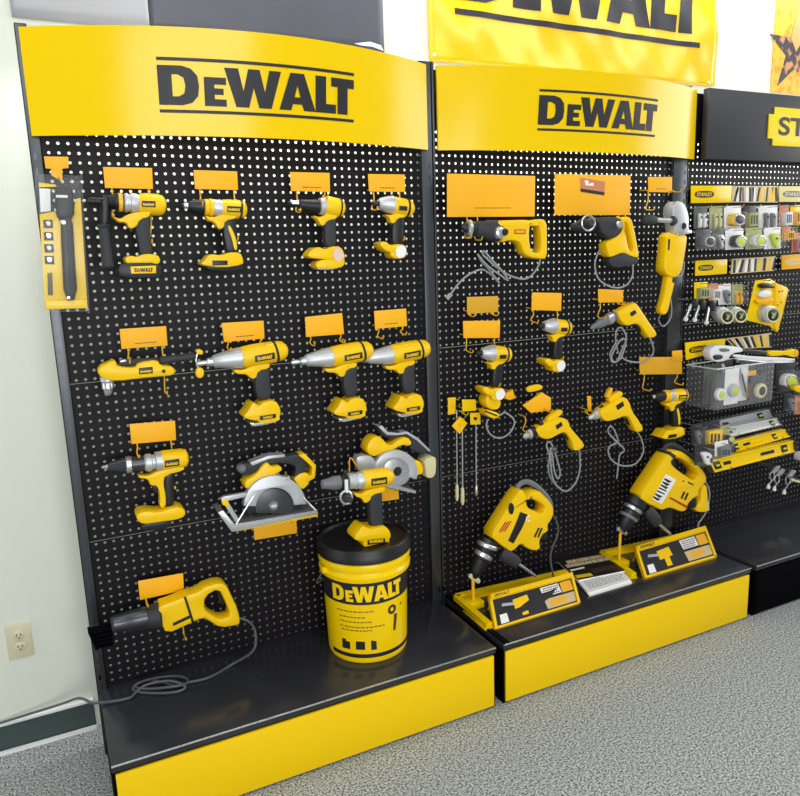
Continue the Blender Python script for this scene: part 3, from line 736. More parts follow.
# --- circular saw on the board
f = F(80, 400, 3.2, TD-.01)
o = f(600, 300)
t = root('circular_saw', (o[0], TD, o[1]), 'circular saw with silver shoe and blade guard hung beside the older drill', 'circular saw', 'circular saws')
build('shoe', MB().slab([f(430, 345), (f(447, 338)), f(482, 382), f(742, 338), f(746, 350), f(474, 406)], f.y-.05, f.y+.035, .001), SV, t)
build('shoe_bracket', S(f, [(440, 302), (452, 296), (520, 284), (524, 296), (462, 310), (500, 372), (486, 376)], -.045, -.030, .001, 0), AL, t)
g_ = build('blade_guard', S(f, arc(612, 330, 100, 5, 178, 18)+arc(612, 330, 60, 178, 5, 14), -.045, -.018, .004, 0), AL, t)
build('guard_disc', S(f, arc(612, 334, 88, 2, 178, 20)+[(520, 352), (704, 340)], -.03, -.024, .001, 0), K, t)
build('blade', S(f, arc(612, 334, 60, -16, 196, 24), -.036, -.031, .0005, 0), DS, t)
build('arbor_hub', Lz(f, (610, 328), (610, 328.1), [(0, .004), (.3, .010), (.7, .013), (1, .016)], 20, -.052, -.036), SV, t)
build('guard_lever', Lz(f, (650, 237), (650, 237.1), [(0, .007), (1, .009)], 16, -.052, -.030), SV, t)
build('motor_housing', S(f, [(518, 252), (556, 232), (576, 204), (592, 192), (606, 208), (630, 202), (642, 216), (618, 232), (590, 240), (560, 262), (524, 282)], -.03, .03, .006), Y, t)
hh = build('main_handle', S(f, [(500, 214), (518, 196), (548, 200), (596, 174), (650, 176), (700, 166), (722, 190), (724, 214), (700, 252), (676, 246), (688, 212), (668, 202), (620, 198), (580, 222), (530, 240), (508, 236)], -.018, .018, .007), RB, t)
build('front_knob', Lz(f, (512, 214), (512, 214.1), [(0, .006), (.3, .013), (1, .014)], 16, -.032, -.006), GY, t)
build('handle_strip', S(f, [(540, 196), (598, 174), (650, 170), (650, 178), (600, 184), (546, 206)], -.0195, .0195, .001, 0), AL, t)
build('rear_housing', S(f, [(676, 246), (704, 226), (730, 232), (728, 262), (706, 284), (690, 268)], -.022, .022, .005), Y, t)
build('battery_clip', S(f, [(692, 172), (712, 166), (748, 204), (744, 244), (722, 256), (718, 246), (734, 234), (736, 210), (708, 184)], -.024, .024, .002, 0), Y, t)
build('yellow_shoe_edge', S(f, [(484, 398), (744, 350), (746, 358), (486, 406)], -.047, -.044, .0005, 0), Y, t)
build('front_flag', S(f, [(442, 308), (462, 304), (468, 330), (446, 322)], -.047, -.035, .001, 0), Y, t)
build('shoe_brace', MB().tube([f.p(486, 386, -.046), f.p(540, 300, -.046), f.p(560, 284, -.04)], .003, 6, 3).tube([f.p(700, 300, -.046), f.p(738, 340, -.046)], .003, 6, 1), SV, t)

# --- second circular saw
f = F(330, 410, 7.27, TD)
o = f(430, 420)
t = root('circular_saw', (o[0], TD, o[1]), 'circular saw with cream battery end hanging behind the bucket drill', 'circular saw', 'circular saws')
build('blade_guard', S(f, arc(440, 430, 158, -20, 190, 20)+arc(440, 430, 98, 190, -20, 16), -.045, -.012, .004, 0), AL, t)
build('guard_disc', S(f, arc(440, 430, 128, 0, 360, 26)[:-1], -.032, -.022, .001, 0), DS, t)
build('blade', S(f, arc(450, 430, 100, 0, 360, 26)[:-1], -.040, -.034, .0005, 0), SV, t)
build('blade_flange', Lz(f, (455, 425), (455, 425.1), [(0, .008), (.5, .012), (1, .0165)], 20, -.052, -.04), K, t)
build('gear_case', S(f, [(160, 330), (210, 310), (290, 322), (310, 390), (260, 440), (200, 446), (176, 400)], -.034, .006, .006), AL, t)
build('shoe', S(f, [(118, 470), (130, 452), (300, 480), (580, 560), (575, 580), (300, 520)], -.05, .03, .001, 0), SV, t)
build('shoe_bracket', MB().tube([f.p(*q, -.03) for q in ((120, 465), (116, 400), (120, 330), (150, 360), (200, 436))], .0022, 6, 2), YW, t)
build('motor_housing', S(f, [(240, 268), (262, 212), (304, 176), (346, 184), (388, 232), (420, 246), (480, 196), (540, 184), (572, 226), (552, 252), (500, 240), (440, 276), (380, 284), (300, 330), (254, 306)], -.03, .03, .006), Y, t)
build('main_handle', S(f, [(330, 122), (356, 104), (400, 150), (470, 160), (540, 150), (620, 200), (704, 280), (690, 320), (600, 300), (560, 268), (580, 226), (540, 180), (480, 190), (420, 200), (372, 184)], -.018, .018, .006), RB, t)
build('handle_strip', S(f, [(334, 112), (364, 106), (404, 152), (476, 160), (544, 148), (622, 196), (712, 284), (704, 296), (614, 214), (540, 166), (470, 176), (396, 174)], -.0195, .0195, .001, 0), AL, t)
build('rear_housing', S(f, [(566, 376), (604, 350), (646, 372), (660, 440), (630, 462), (578, 464)], -.026, .026, .005), Y, t)
build('battery', S(f, [(652, 346), (738, 318), (746, 380), (738, 472), (672, 486), (668, 420)], -.03, .03, .004), CR, t)

# --- reciprocating saw
f = F(60, 560, 3.478, TD)
o = f(420, 180)
t = root('reciprocating_saw', (o[0], TD, o[1]), 'corded reciprocating saw with yellow loop handle low on the pegboard', 'reciprocating saw')
build('nose_boot', Lz(f, (178, 226), (350, 190), [(0, .022), (.03, .025), (.3, .029), (.35, .031), (.7, .034), (.95, .040), (1, .036)]), RB, t)
build('gear_sleeve', Lz(f, (182, 222), (300, 196), [(0, .012), (.03, .026), (.5, .029), (.55, .0315), (1, .0325)], 22, -.004, -.004), DS, t)
sh_ = MB()
for i in range(5): sh_.slab([f(98+i*6, 246+i*12), f(182, 226+i*14), f(184, 233+i*14), f(102+i*6, 252+i*12)], f.y-.02, f.y+.02, .001)
sh_.slab([f(96, 244), f(104, 242), f(132, 300), f(122, 304)], f.y-.022, f.y+.022, .001)
build('shoe', sh_, BK, t)
h = build('housing', S(f, [(332, 150), (380, 134), (432, 112), (480, 96), (494, 82), (546, 66), (572, 74), (592, 116), (612, 158), (622, 208), (606, 216), (550, 224), (516, 202), (492, 188), (440, 212), (366, 246), (346, 206)], -.031, .031, .009, 1, holes=[[(504, 118), (544, 96), (562, 130), (582, 178), (548, 188), (520, 172), (500, 156)]], hx=1.14), Y, t)
badge(f, [(386, 204), (446, 176), (448, 186), (388, 214)], -.0315, K, h)
build('motor_band', S(f, [(424, 116), (432, 113), (462, 206), (454, 210)], -.0325, -.030, .0004, 0), K, t)
build('trigger', S(f, [(548, 100), (556, 116), (572, 152), (560, 156), (544, 120)], -.009, .009, .003), K, t)
DZ = .2253
rz = lambda x, y, h_=.006: f.z(x, y, DZ+h_)
kp = [f.p(616, 200), f.p(655, 212, -.005), f.p(676, 245, -.01), (f.p(664, 300, -.03))]
kp += [rz(600, 362), rz(520, 408), rz(445, 426)]
cb = MB().tube(kp+[rz(400, 436), rz(350, 424), rz(300, 420), rz(262, 440), rz(300, 448, .012), rz(380, 442, .014), rz(436, 432, .012), rz(440, 412, .012), rz(400, 404, .012), rz(330, 412, .012), rz(270, 430, .014), rz(256, 452), rz(300, 462), rz(380, 462, .008), rz(425, 452, .01), rz(432, 436, .018), rz(380, 420, .02), rz(300, 434, .018), rz(262, 462, .008), rz(240, 480), rz(180, 492), rz(138, 496)]+[f.z(110, 497, DZ+.008), (-.06, .02, .20), (-.12, .1, .15), (-.3, .15, .112)], .0042, 8, 5)
build('power_cord', cb, CK, t)
# ================================================================== bucket and the drill on it
BX, BY = .855, -.165
BZ = DZ+.0002; BH = .395
t = root('lidded_bucket', (BX, BY, BZ), 'yellow plastic bucket with black lid standing on the deck', 'bucket')
def zr(z): return .134+(.146-.134)*z/.395
b_ = build('bucket_body', MB().lathe((BX, BY, BZ), (BX, BY, BZ+BH), [(0, .125), (.004, .131), (.02, .134), (.03, zr(.01)), (.735, zr(.29)), (.742, .1525), (.775, .154), (.79, .150), (.80, .1475), (.825, .1475), (.832, .153), (.86, .155), (.885, .151), (.89, .147), (.93, .147)], 56), YH, t)
def ring_band(z0, z1, a0_, a1_, dr, n=40, mb=None):
    mb = mb or MB(); bm = mb.bm; pr = None
    for i in range(n+1):
        a = a0_+(a1_-a0_)*i/n; q = []
        for z, d in ((z0, dr), (z1, dr), (z1, -.002), (z0, -.002)):
            r = zr(z)+d; q.append(bm.verts.new((BX+r*math.cos(a), BY+r*math.sin(a), BZ+z)))
        if pr: [bm.faces.new((pr[k], q[k], q[(k+1) % 4], pr[(k+1) % 4])) for k in range(4)]
        else: bm.faces.new(q)
        pr = q
    bm.faces.new(list(reversed(pr))); return mb
AF = math.atan2(CAM[1]-BY, CAM[0]-BX)+math.radians(4)     # the way the printed side faces
lab = build('printed_label', ring_band(.018, .285, AF-1.5, AF+1.5, .0006, 60), YH, b_)
build('black_band', ring_band(.212, .286, AF-1.5, AF+1.5, .0011, 60), INK, b_)
build('bottom_band', ring_band(.022, .036, AF-1.1, AF+1.5, .0011, 50), INK, b_)
def wrap(mb, ang, z0, dr):
    """flat x/z lettering onto the bucket, x measured along the wall of the bucket"""
    for v in mb.bm.verts:
        z = z0+v.co.z; r = zr(z)+dr-v.co.y*.3; a = ang+v.co.x/zr(z)
        v.co = (BX+r*math.cos(a), BY+r*math.sin(a), BZ+z)
    return mb
build('wordmark', wrap(logo_mb(.252, .0012, 40, False), AF-.92, .222, .0013), mat('label_yellow_ink', 'FFD400', .4), b_, recalc=False)
mb = MB(); random.seed(5)
for z, x0_, x1_ in ((.185, -.115, .0), (.165, -.105, -.02), (.148, -.105, -.005), (.130, -.105, .045), (.118, -.1, .0)):
    x = x0_
    while x < x1_:
        l = random.uniform(.006, .014); mb.slab([(x, z), (x+l, z), (x+l, z+.0045), (x, z+.0045)], -.0006, 0, 0); x += l+.003
build('print_line', wrap(mb, AF, 0, .0012), mat('brown_ink', '8A6A18', .5), b_, recalc=False)
mb = MB().slab(arc(.078, .178, .017, 0, 360, 18)[:-1], -.0008, 0, 0).slab([(.088, .172), (.125, .180), (.125, .187), (.088, .184)], -.0008, 0, 0).slab([(.080, .10), (.090, .10), (.100, .155), (.086, .160)], -.0008, 0, 0)
build('tool_print', wrap(mb, AF, 0, .0012), mat('dark_ink_print', '4A3512', .5), b_, recalc=False)
mb = MB().slab([(-.10, .05), (-.10, .085), (-.085, .085), (-.085, .078), (-.07, .078), (-.07, .05)], -.0008, 0, 0).slab([(-.05, .052), (-.05, .082), (-.02, .082), (-.02, .052)], -.0008, 0, 0, ).slab([(0.0, .05), (0, .085), (.018, .08), (.018, .05)], -.0008, 0, 0)
build('print_block', wrap(mb, AF, 0, .0012), INK, b_, recalc=False)
build('lid', MB().lathe((BX, BY, BZ+.352), (BX, BY, BZ+BH+.002), [(0, .1505), (.05, .156), (.5, .157), (.62, .1535), (.85, .154), (1, .150), (1.0, .143), (.78, .140), (.76, .09), (.80, .085), (.80, .001)], 56), K, t)
ha = math.pi*1.0+.35
hp = []
for i in range(15):
    a = AF-1.45+2.9*i/14; hp.append((BX+.157*math.cos(a)*1.0, BY+.157*math.sin(a), BZ+.300-.0*math.sin(i)))
a = AF-1.1
hp = [(BX+.158*math.cos(a), BY+.158*math.sin(a), BZ+.312), (BX+.162*math.cos(a-.1), BY+.162*math.sin(a-.1), BZ+.29), (BX+.166*math.cos(a-.25), BY+.166*math.sin(a-.25), BZ+.262), (BX+.160*math.cos(a-.5), BY+.160*math.sin(a-.5), BZ+.235), (BX+.158*math.cos(a-1.2), BY+.158*math.sin(a-1.2), BZ+.215), (BX+.150*math.cos(a-1.6), BY+.150*math.sin(a-1.6), BZ+.212)]
build('bail_wire', MB().tube(hp, .0022, 8, 4), SV, t)
build('bail_ear', MB().lathe((BX+.148*math.cos(a), BY+.148*math.sin(a), BZ+.312), (BX+.163*math.cos(a), BY+.163*math.sin(a), BZ+.312), [(0, .012), (.8, .012), (1, .008)], 16), YH, t)
LZ = BZ+.352+(BH+.002-.352)*.80
pt = atz(370, 542, LZ)
f = F(290, 410, 2.95, pt[1]-.0)
zlow = f(236, 388)[1]
t = root('display_drill', (*[pt[0]], pt[1], LZ), 'cordless drill with ring shaped side grip standing on the bucket lid', 'cordless drill', TOOLG)
build('chuck', Lz(f, (92, 220), (150, 213), [(0, .006), (.05, .014), (.5, .020), (.6, .023), (1, .023)]), GY, t)
build('handle_collar', Lz(f, (146, 213), (168, 211), [(0, .023), (.1, .026), (.9, .026), (1, .023)]), K, t)
build('side_grip_ring', MB().tube([f.p(150+16*math.cos(k*math.pi/6), 246+18*math.sin(k*math.pi/6), -.045) for k in range(12)], .0048, 8, 3, True), SV, t)
build('side_grip_core', Lz(f, (150, 246), (150, 246.1), [(0, .010), (.5, .013), (1, .015)], 18, -.075, -.02), RB, t)
build('clamp_stem', Lz(f, (152, 196), (151, 232), [(0, .006), (1, .006)], 10, -.04, -.045), WP, t)
build('gearbox', Lz(f, (166, 211), (214, 206), [(0, .020), (.1, .026), (.5, .026), (.55, .023), (.7, .028), (1, .028)]), AL, t)
h = build('housing', Lz(f, (210, 206), (304, 194), [(0, .026), (.06, .031), (.72, .031), (.9, .026), (1, .012)]), Y, t)
badge(f, [(228, 196), (274, 190), (275, 210), (229, 216)], -.031, K, h, 'logo', mt=Y)
build('lower_housing', S(f, [(184, 240), (204, 246), (222, 232), (276, 220), (272, 238), (236, 246), (230, 264), (214, 272), (206, 256), (188, 252)], -.019, .019), Y, t)
build('trigger', S(f, [(206, 258), (222, 256), (224, 272), (212, 276)], -.009, .009, .003), K, t)
build('grip', S(f, [(232, 242), (266, 230), (268, 262), (270, 318), (268, 344), (236, 346), (232, 318), (228, 270)], -.018, .018, .008), RB, t)
build('battery_foot', S(f, [(178, 364), (190, 348), (204, 330), (222, 342), (252, 336), (270, 334), (284, 350), (284, 372), (232, 382), (182, 376)], -.036, .036, .004), Y, t)
zb_ = f(0, 392)[1]
bt = build('battery', MB().slab([f(206, 372), f(282, 362), f(280, 384), (f(276, 384)[0], LZ+.0008), (f(208, 384)[0], LZ+.0008), f(204, 386)], f.y-.034, f.y+.034, .003), Y, t)
badge(f, [(216, 372), (266, 367), (267, 382), (216, 386)], -.0365, K, bt, 'logo', mt=Y)

# ================================================================== the middle bay
f = F(430, 160, 5.686, TD)
hanger([(447, 173.5), (535, 176), (534.5, 216.5), (447, 217)], 'large yellow-orange card above the loop handled rotary hammer', [(467.5, 216, 238, 467.5), (478, 216, 240, 478)], text=1)
hb_ = hanger([(555, 174), (630.5, 175.5), (629.5, 215), (554.5, 215)], 'large yellow-orange card with a pink label, above the upright rotary hammer', [(590, 214, 224, 590), (620, 214, 218, 620)])
g4 = F(550, 160, 4.973, -.05)
pl = build('pink_label', S(g4, [(150, 88), (272, 108), (268, 164), (150, 152)], -.0028, -.0014, 0, 0), PK, hb_)
build('label_edge', S(g4, [(150, 142), (268, 160), (268, 176), (150, 158)], -.0034, -.0028, 0, 0), INK, pl)
build('label_print', S(g4, [(170, 100), (190, 104), (188, 120), (212, 112), (214, 130), (174, 126)], -.0034, -.0028, 0, 0), WT, pl)
hanger([(648, 177), (672, 177), (672, 192.5), (648.5, 192)], 'small orange card above the angle grinder', [(649, 191, 210, 649.5), (670, 191, 192, 676)], text=2)
hanger([(598, 289), (623, 290), (623, 302.5), (598.5, 302.5)], 'orange card above the corded drill near the grinder tail', [(601, 301, 318, 601), (619, 302, 304, 620)])
hanger([(467, 297), (498, 296), (498, 312), (467, 314)], 'empty orange card with holes showing, over another orange card', [(471, 313, 316, 471), (494, 312, 315, 494)], m=mat('mustard_card', 'D9A51A', .55))
hanger([(463, 321), (500, 320.5), (499.5, 338), (463.5, 338)], 'orange card above the impact driver near the divider post', [(467, 337, 352, 469), (495, 338, 385, 496)])
hanger([(532, 292.5), (561.5, 293), (561, 311), (531.5, 310)], 'orange card above the impact driver in the middle of its bay', [(534, 310, 322, 534), (558, 310, 358, 559)])
hanger([(639, 357), (681.5, 357), (682, 374), (640, 374.5)], 'glossy orange card above the drill beside the shelf signs', [(645, 373, 390, 646), (678, 373, 384, 678)], m=mat('glossy_orange_card', 'E0A81C', .35))

hanger([(672, 351), (682, 350), (682.5, 358.5), (672, 358.5)], 'tiny yellow card tucked at the corner of the glossy orange card', [(677, 357, 361, 677)], y=-.035)
# rotary hammer with loop handle
o = f(500, 420)
t = root('rotary_hammer', (o[0], TD, o[1]), 'rotary hammer with yellow loop handle and bundled cord', 'rotary hammer', 'corded rotary hammers')
h = build('housing', S(f, [(352, 344), (430, 342), (540, 340), (570, 348), (604, 334), (654, 342), (656, 440), (656, 566), (610, 566), (545, 556), (508, 528), (494, 474), (440, 456), (372, 474), (384, 440), (372, 400)], -.034, .034, .010, 1, holes=[[(558, 378), (600, 374), (612, 440), (612, 505), (592, 522), (562, 508), (550, 440)]]), Y, t)
build('gear_case', Lz(f, (236, 392), (384, 404), [(0, .020), (.05, .028), (.4, .030), (.5, .036), (1, .038)]), RB, t)
build('side_handle_collar', Lz(f, (186, 388), (212, 390), [(0, .024), (.2, .030), (.8, .030), (1, .024)]), SV, t)
build('chuck', Lz(f, (150, 378), (240, 392), [(0, .004), (.1, .012), (.4, .018), (.45, .022), (1, .024)]), K, t)
build('mode_bezel', Lz(f, (362, 415), (362, 415.1), [(0, .014), (.2, .020), (1, .0235)], 22, -.050, -.030), SV, t)
build('mode_knob', Lz(f, (384, 412), (384, 412.1), [(0, .010), (.3, .0125), (1, .0135)], 18, -.060, -.036), K, t)
badge(f, [(452, 396), (520, 396), (520, 422), (452, 422)], -.0345, RED, h)
badge(f, [(458, 402), (514, 402), (514, 416), (458, 416)], -.0352, YW, h)
build('trigger', S(f, [(560, 400), (574, 396), (582, 440), (574, 480), (560, 470)], -.009, .009, .003), K, t)
pc = [f.p(*q, d) for q, d in (((634, 566), 0), ((628, 600), 0), ((600, 660), .02), ((560, 682), .03), ((500, 672), .03), ((440, 650), .02), ((370, 615), 0), ((310, 570), -.01), ((285, 540), 0), ((300, 520), .01), ((330, 560), 0), ((400, 640), -.01), ((440, 690), 0), ((400, 660), .01), ((320, 610), 0), ((270, 560), 0), ((262, 540), .01), ((290, 580), .02), ((340, 630), .02), ((400, 705), .02), ((360, 660), .03), ((300, 628), .02), ((240, 640), .01), ((180, 675), .01), ((130, 725), .01), ((88, 790), .02))]
build('power_cord', MB().tube(pc, .0036, 8, 4), CB, t)
build('plug', Lz(f, (98, 770), (78, 800), [(0, .006), (.2, .009), (1, .008)], 12, .015, .02), CB, t)

# rotary hammer, upright motor
f = F(550, 160, 4.973, TD)
o = f(330, 380)
t = root('rotary_hammer', (o[0], TD, o[1]), 'rotary hammer with upright motor, slotted back handle and looped cord', 'rotary hammer', 'corded rotary hammers')
build('chuck', Lz(f, (84, 334), (215, 318), [(0, .005), (.06, .014), (.3, .018), (.35, .024), (1, .026)]), K, t)
build('side_handle_collar', MB().tube([f.p(158+34*math.cos(k*math.pi/6), 314+38*math.sin(k*math.pi/6), -.03) for k in range(12)], .004, 8, 3, True), SV, t)
build('collar_core', Lz(f, (155, 315), (155, 315.1), [(0, .012), (.4, .018), (1, .020)], 18, -.06, -.01), RB, t)
build('gear_case', S(f, [(206, 288), (260, 282), (330, 286), (346, 320), (336, 366), (300, 390), (250, 386), (222, 350)], -.034, .034, .009), RB, t)
build('mode_bezel', Lz(f, (318, 322), (318, 322.1), [(0, .010), (.3, .014), (1, .015)], 18, -.048, -.032), SV, t)
build('housing', S(f, [(250, 410), (294, 392), (332, 362), (346, 330), (332, 290), (352, 280), (388, 284), (404, 340), (430, 470), (426, 492), (380, 480), (344, 462), (300, 480), (270, 488), (258, 450)], -.032, .032, .008, 1, holes=[[(354, 322), (368, 320), (384, 380), (398, 440), (380, 448), (366, 400)]]), Y, t)
build('lower_cover', S(f, [(266, 492), (320, 474), (350, 458), (380, 474), (428, 488), (426, 518), (380, 528), (310, 542), (276, 524)], -.030, .030, .006), RB, t)
pc = [f.p(*q, d) for q, d in (((262, 448), .03), ((240, 500), .03), ((232, 550), .02), ((246, 600), .01), ((290, 632), 0), ((345, 640), 0), ((392, 620), 0), ((418, 570), 0), ((414, 508), 0))]
build('power_cord', MB().tube(pc, .0036, 8, 4), CB, t)

# angle grinder
o = f(610, 430)
t = root('angle_grinder', (o[0], TD, o[1]), 'large angle grinder hanging head up with its side handle sticking out', 'angle grinder')
build('gear_head', S(f, [(572, 244), (588, 214), (612, 204), (644, 212), (672, 250), (684, 300), (680, 340), (694, 358), (640, 370), (590, 376), (584, 330), (574, 290)], -.040, .036, .010), AL, t)
build('flange', Lz(f, (645, 330), (645, 330.1), [(0, .010), (.4, .012), (1, .016)], 16, -.050, -.036), K, t)
build('guard_lip', S(f, [(604, 352), (690, 350), (694, 364), (606, 378)], -.048, .04, .003, 0), SV, t)
build('side_handle', Lz(f, (592, 306), (372, 298), [(0, .010), (.08, .019), (.14, .019), (.17, .009), (.60, .008), (.64, .014), (.8, .019), (.95, .018), (1, .010)], da=-.045, db=-.05), RB, t)
build('handle_shaft', Lz(f, (562, 305), (450, 300), [(0, .0095), (1, .0095)], da=-.046, db=-.049), SV, t)
h = build('housing', S(f, [(542, 358), (610, 372), (676, 368), (670, 430), (654, 500), (640, 560), (604, 586), (560, 580), (528, 556), (526, 520), (538, 450)], -.036, .036, .010), Y, t)
build('vent_block', S(f, [(548, 395), (560, 395), (556, 450), (546, 450)], -.0372, -.0355, 0, 0), K, t)
build('tail_handle', S(f, [(562, 572), (612, 580), (604, 630), (584, 690), (568, 752), (548, 772), (520, 764), (516, 742), (534, 700), (548, 650), (556, 610)], -.022, .022, .008), Y, t)
build('tail_switch', S(f, [(594, 582), (608, 586), (600, 612), (588, 606)], -.0235, -.02, .001, 0), K, t)
pc = [f.p(*q, d) for q, d in (((540, 765), .0), ((548, 800), .03), ((600, 830), .05), ((652, 780), .055), ((650, 700), .055), ((622, 618), .055), ((650, 580), .055), ((712, 574), .05), ((730, 520), .05), ((700, 462), .05), ((672, 440), .05))]
build('power_cord', MB().tube(pc, .0036, 8, 4), CB, t)

# corded drill, pistol
f = F(570, 280, 3.98, TD)
o = f(230, 160)
t = root('corded_drill', (o[0], TD, o[1]), 'corded pistol drill with tapered grey nose under the upright rotary hammer', 'corded drill', 'corded drills')
build('chuck', Lz(f, (70, 194), (176, 142), [(0, .004), (.06, .010), (.25, .013), (.3, .019), (.75, .022), (.8, .019), (1, .019)]), GY, t)
build('chuck_collar', Lz(f, (142, 159), (164, 148), [(0, .021), (.1, .024), (.9, .024), (1, .021)]), SV, t)
h = build('housing', S(f, [(170, 132), (184, 118), (244, 86), (256, 92), (284, 130), (308, 166), (342, 210), (336, 226), (308, 232), (296, 216), (272, 180), (248, 172), (216, 184), (194, 172)], -.027, .027, .009), Y, t)
badge(f, [(222, 130), (244, 116), (252, 130), (230, 144)], -.0275, K, h)
build('trigger', S(f, [(258, 180), (272, 178), (286, 202), (276, 210)], -.008, .008, .002), K, t)
pc = [f.p(*q, d) for q, d in (((322, 226), 0), ((336, 260), 0), ((350, 292), .02), ((330, 330), .04), ((260, 330), .05), ((205, 290), .03), ((190, 215), .02), ((212, 190), .02), ((224, 230), .0), ((205, 280), .0), ((182, 328), .0), ((158, 322), .0), ((178, 270), .0), ((200, 235), -.01), ((216, 250), -.01), ((196, 310), -.01), ((172, 330), 0), ((160, 300), .01), ((186, 250), .01))]
build('power_cord', MB().tube(pc, .0038, 8, 4), CB, t)

# corded drill with top handle, twice
f = F(440, 370, 5, TD)
o = f(560, 290)
t = root('corded_hammer_drill', (o[0], TD, o[1]), 'corded hammer drill with bundled cord hanging over the wordless seam line', 'corded drill', 'corded drills')
t['label'] = 'corded hammer drill with a straight bundled cord, above the demolition hammer nearest the bucket'
build('chuck', Lz(f, (404, 338), (474, 306), [(0, .004), (.1, .011), (.35, .013), (.4, .019), (1, .021)]), AL, t)
build('chuck_collar', Lz(f, (446, 318), (470, 308), [(0, .021), (.1, .024), (.9, .024), (1, .021)]), K, t)
h = build('housing', S(f, [(456, 292), (500, 262), (560, 238), (606, 232), (634, 250), (642, 280), (676, 318), (716, 362), (716, 384), (672, 404), (658, 392), (650, 352), (618, 306), (590, 312), (532, 344), (492, 340), (466, 318)], -.028, .028, .008), Y, t)
badge(f, [(560, 272), (592, 252), (598, 272), (568, 292)], -.0285, K, h)
build('top_handle', S(f, [(522, 252), (534, 232), (588, 194), (606, 196), (612, 212), (560, 250), (536, 262)], -.016, .016, .006), Y, t)
build('handle_ring', Lz(f, (486, 282), (504, 274), [(0, .024), (.1, .026), (.9, .026), (1, .024)]), K, t)
build('trigger', S(f, [(622, 312), (638, 312), (654, 346), (644, 352)], -.008, .008, .002), K, t)
pc = [f.p(*q, d) for q, d in (((706, 390), 0), ((716, 440), .01), ((716, 500), .01), ((696, 566), .01), ((650, 612), .01), ((606, 600), .01), ((560, 550), .01), ((540, 490), 0), ((540, 430), -.01), ((530, 380), 0), ((548, 360), 0), ((570, 400), 0), ((590, 460), 0), ((604, 520), 0), ((590, 548), 0), ((570, 500), 0), ((562, 430), 0), ((548, 390), -.01), ((546, 450), -.01), ((552, 520), -.01), ((570, 570), -.01), ((600, 598), -.01))]
build('power_cord', MB().tube(pc, .0038, 8, 4), CB, t)
build('cable_tie', Lz(f, (540, 400), (582, 400), [(0, .006), (.2, .012), (.8, .012), (1, .006)], 12, -.003, -.003), CK, t)
hk = hanger([(528, 402), (540, 392), (550.5, 399), (548.5, 411)], 'tilted orange card over the drill with the straight bundled cord', [(526, 418, 432, 526), (548, 408, 411, 548)])
build('tilted_card', S(F(440, 370, 5, -.06), [(412, 176), (452, 150), (508, 112), (552, 138), (552, 200), (452, 214)], -.004, .004, .001, 0), OR, hk)
build('upper_tab', S(F(440, 370, 5, -.055), [(430, 84), (492, 68), (512, 84), (504, 98), (444, 112), (430, 104)], -.006, .006, .003), Y, hk)
f7 = F(570, 280, 3.98, TD)
o2 = f7(170, 510)
t2 = root('corded_hammer_drill', (o2[0], TD, o2[1]), 'corded hammer drill with its cord curled in a ring, under the pistol drill', 'corded drill', 'corded drills')
f = f7
build('chuck', Lz(f, (66, 552), (124, 526), [(0, .004), (.1, .011), (.35, .013), (.4, .019), (1, .021)]), AL, t2)
h = build('housing', S(f, [(98, 518), (140, 492), (190, 462), (214, 464), (228, 484), (240, 520), (262, 548), (286, 584), (280, 600), (256, 604), (246, 588), (226, 544), (206, 538), (160, 556), (126, 562), (106, 544)], -.030, .030, .008), Y, t2)
badge(f, [(166, 496), (196, 478), (202, 496), (174, 514)], -.0305, K, h)
build('top_handle', S(f, [(144, 482), (150, 464), (190, 438), (206, 444), (206, 458), (166, 484)], -.016, .016, .005), Y, t2)
build('side_tab', S(f, [(134, 464), (156, 424), (168, 430), (150, 470)], -.012, .012, .003), YW, t2)
build('handle_ring', Lz(f, (118, 530), (134, 522), [(0, .026), (.1, .028), (.9, .028), (1, .026)]), K, t2)
build('trigger', S(f, [(222, 550), (234, 548), (246, 574), (238, 580)], -.008, .008, .002), K, t2)
pc = [f.p(*q, d) for q, d in (((272, 602), 0), ((300, 640), .01), ((306, 690), .01), ((270, 738), .01), ((210, 744), .01), ((166, 716), .01), ((158, 672), .01), ((190, 646), 0), ((182, 610), 0), ((156, 582), -.01), ((150, 606), 0), ((180, 640), 0), ((220, 678), 0), ((206, 700), .01), ((200, 740), .01), ((198, 800), .02))]
build('power_cord', MB().tube(pc, .0036, 8, 4), CB, t2)
hanger([(587, 396), (591, 396), (591.5, 412), (588, 411)], 'narrow orange card at the nose of the drill with the curled cord', [(588, 411, 414, 588)])

# copies of the impact driver and of the compact drill
i0 = at(*IMP0, TD)
for px, py, lab_ in ((495, 356, 'impact driver in the middle bay under the doubled orange cards'), (556, 329, 'impact driver hanging alone in the centre of the middle bay')):
    b = at(px, py, TD); again(IMP, b[0]-i0[0], b[1]-i0[1], lab_)
b = at(678, 396, TD); again(CDR, b[0]-a0[0], b[1]-a0[1], 'compact drill beside the shelf signs at the edge of the middle bay', sc=1.05)

# cordless tool, bits and rods near the divider
f = F(440, 380, 6.125, -.07)
o = f(300, 150)
t = root('small_driver', (o[0], -.07, o[1]), 'small yellow screwdriver tool with looped cord near the hanging rods', 'screwdriver tool')
build('housing', S(f, [(256, 100), (290, 66), (330, 84), (354, 120), (344, 170), (300, 180), (256, 150)], -.028, .028, .008), Y, t)
build('foot', S(f, [(250, 170), (346, 196), (340, 226), (300, 232), (254, 200)], -.024, .024, .004), Y, t)
build('vent_band', S(f, [(252, 178), (330, 208), (326, 216), (252, 188)], -.0255, -.0235, 0, 0), K, t)
build('power_cord', MB().tube([f.p(*q) for q in ((340, 212), (370, 214), (400, 200), (455, 250), (430, 320), (370, 356), (310, 335), (285, 285), (292, 240))], .0034, 8, 4), CB, t)
c = f(425, 90)
t = root('yellow_packet', (c[0], -.03, c[1]), 'small yellow packet beside the small corded driver', 'packet')
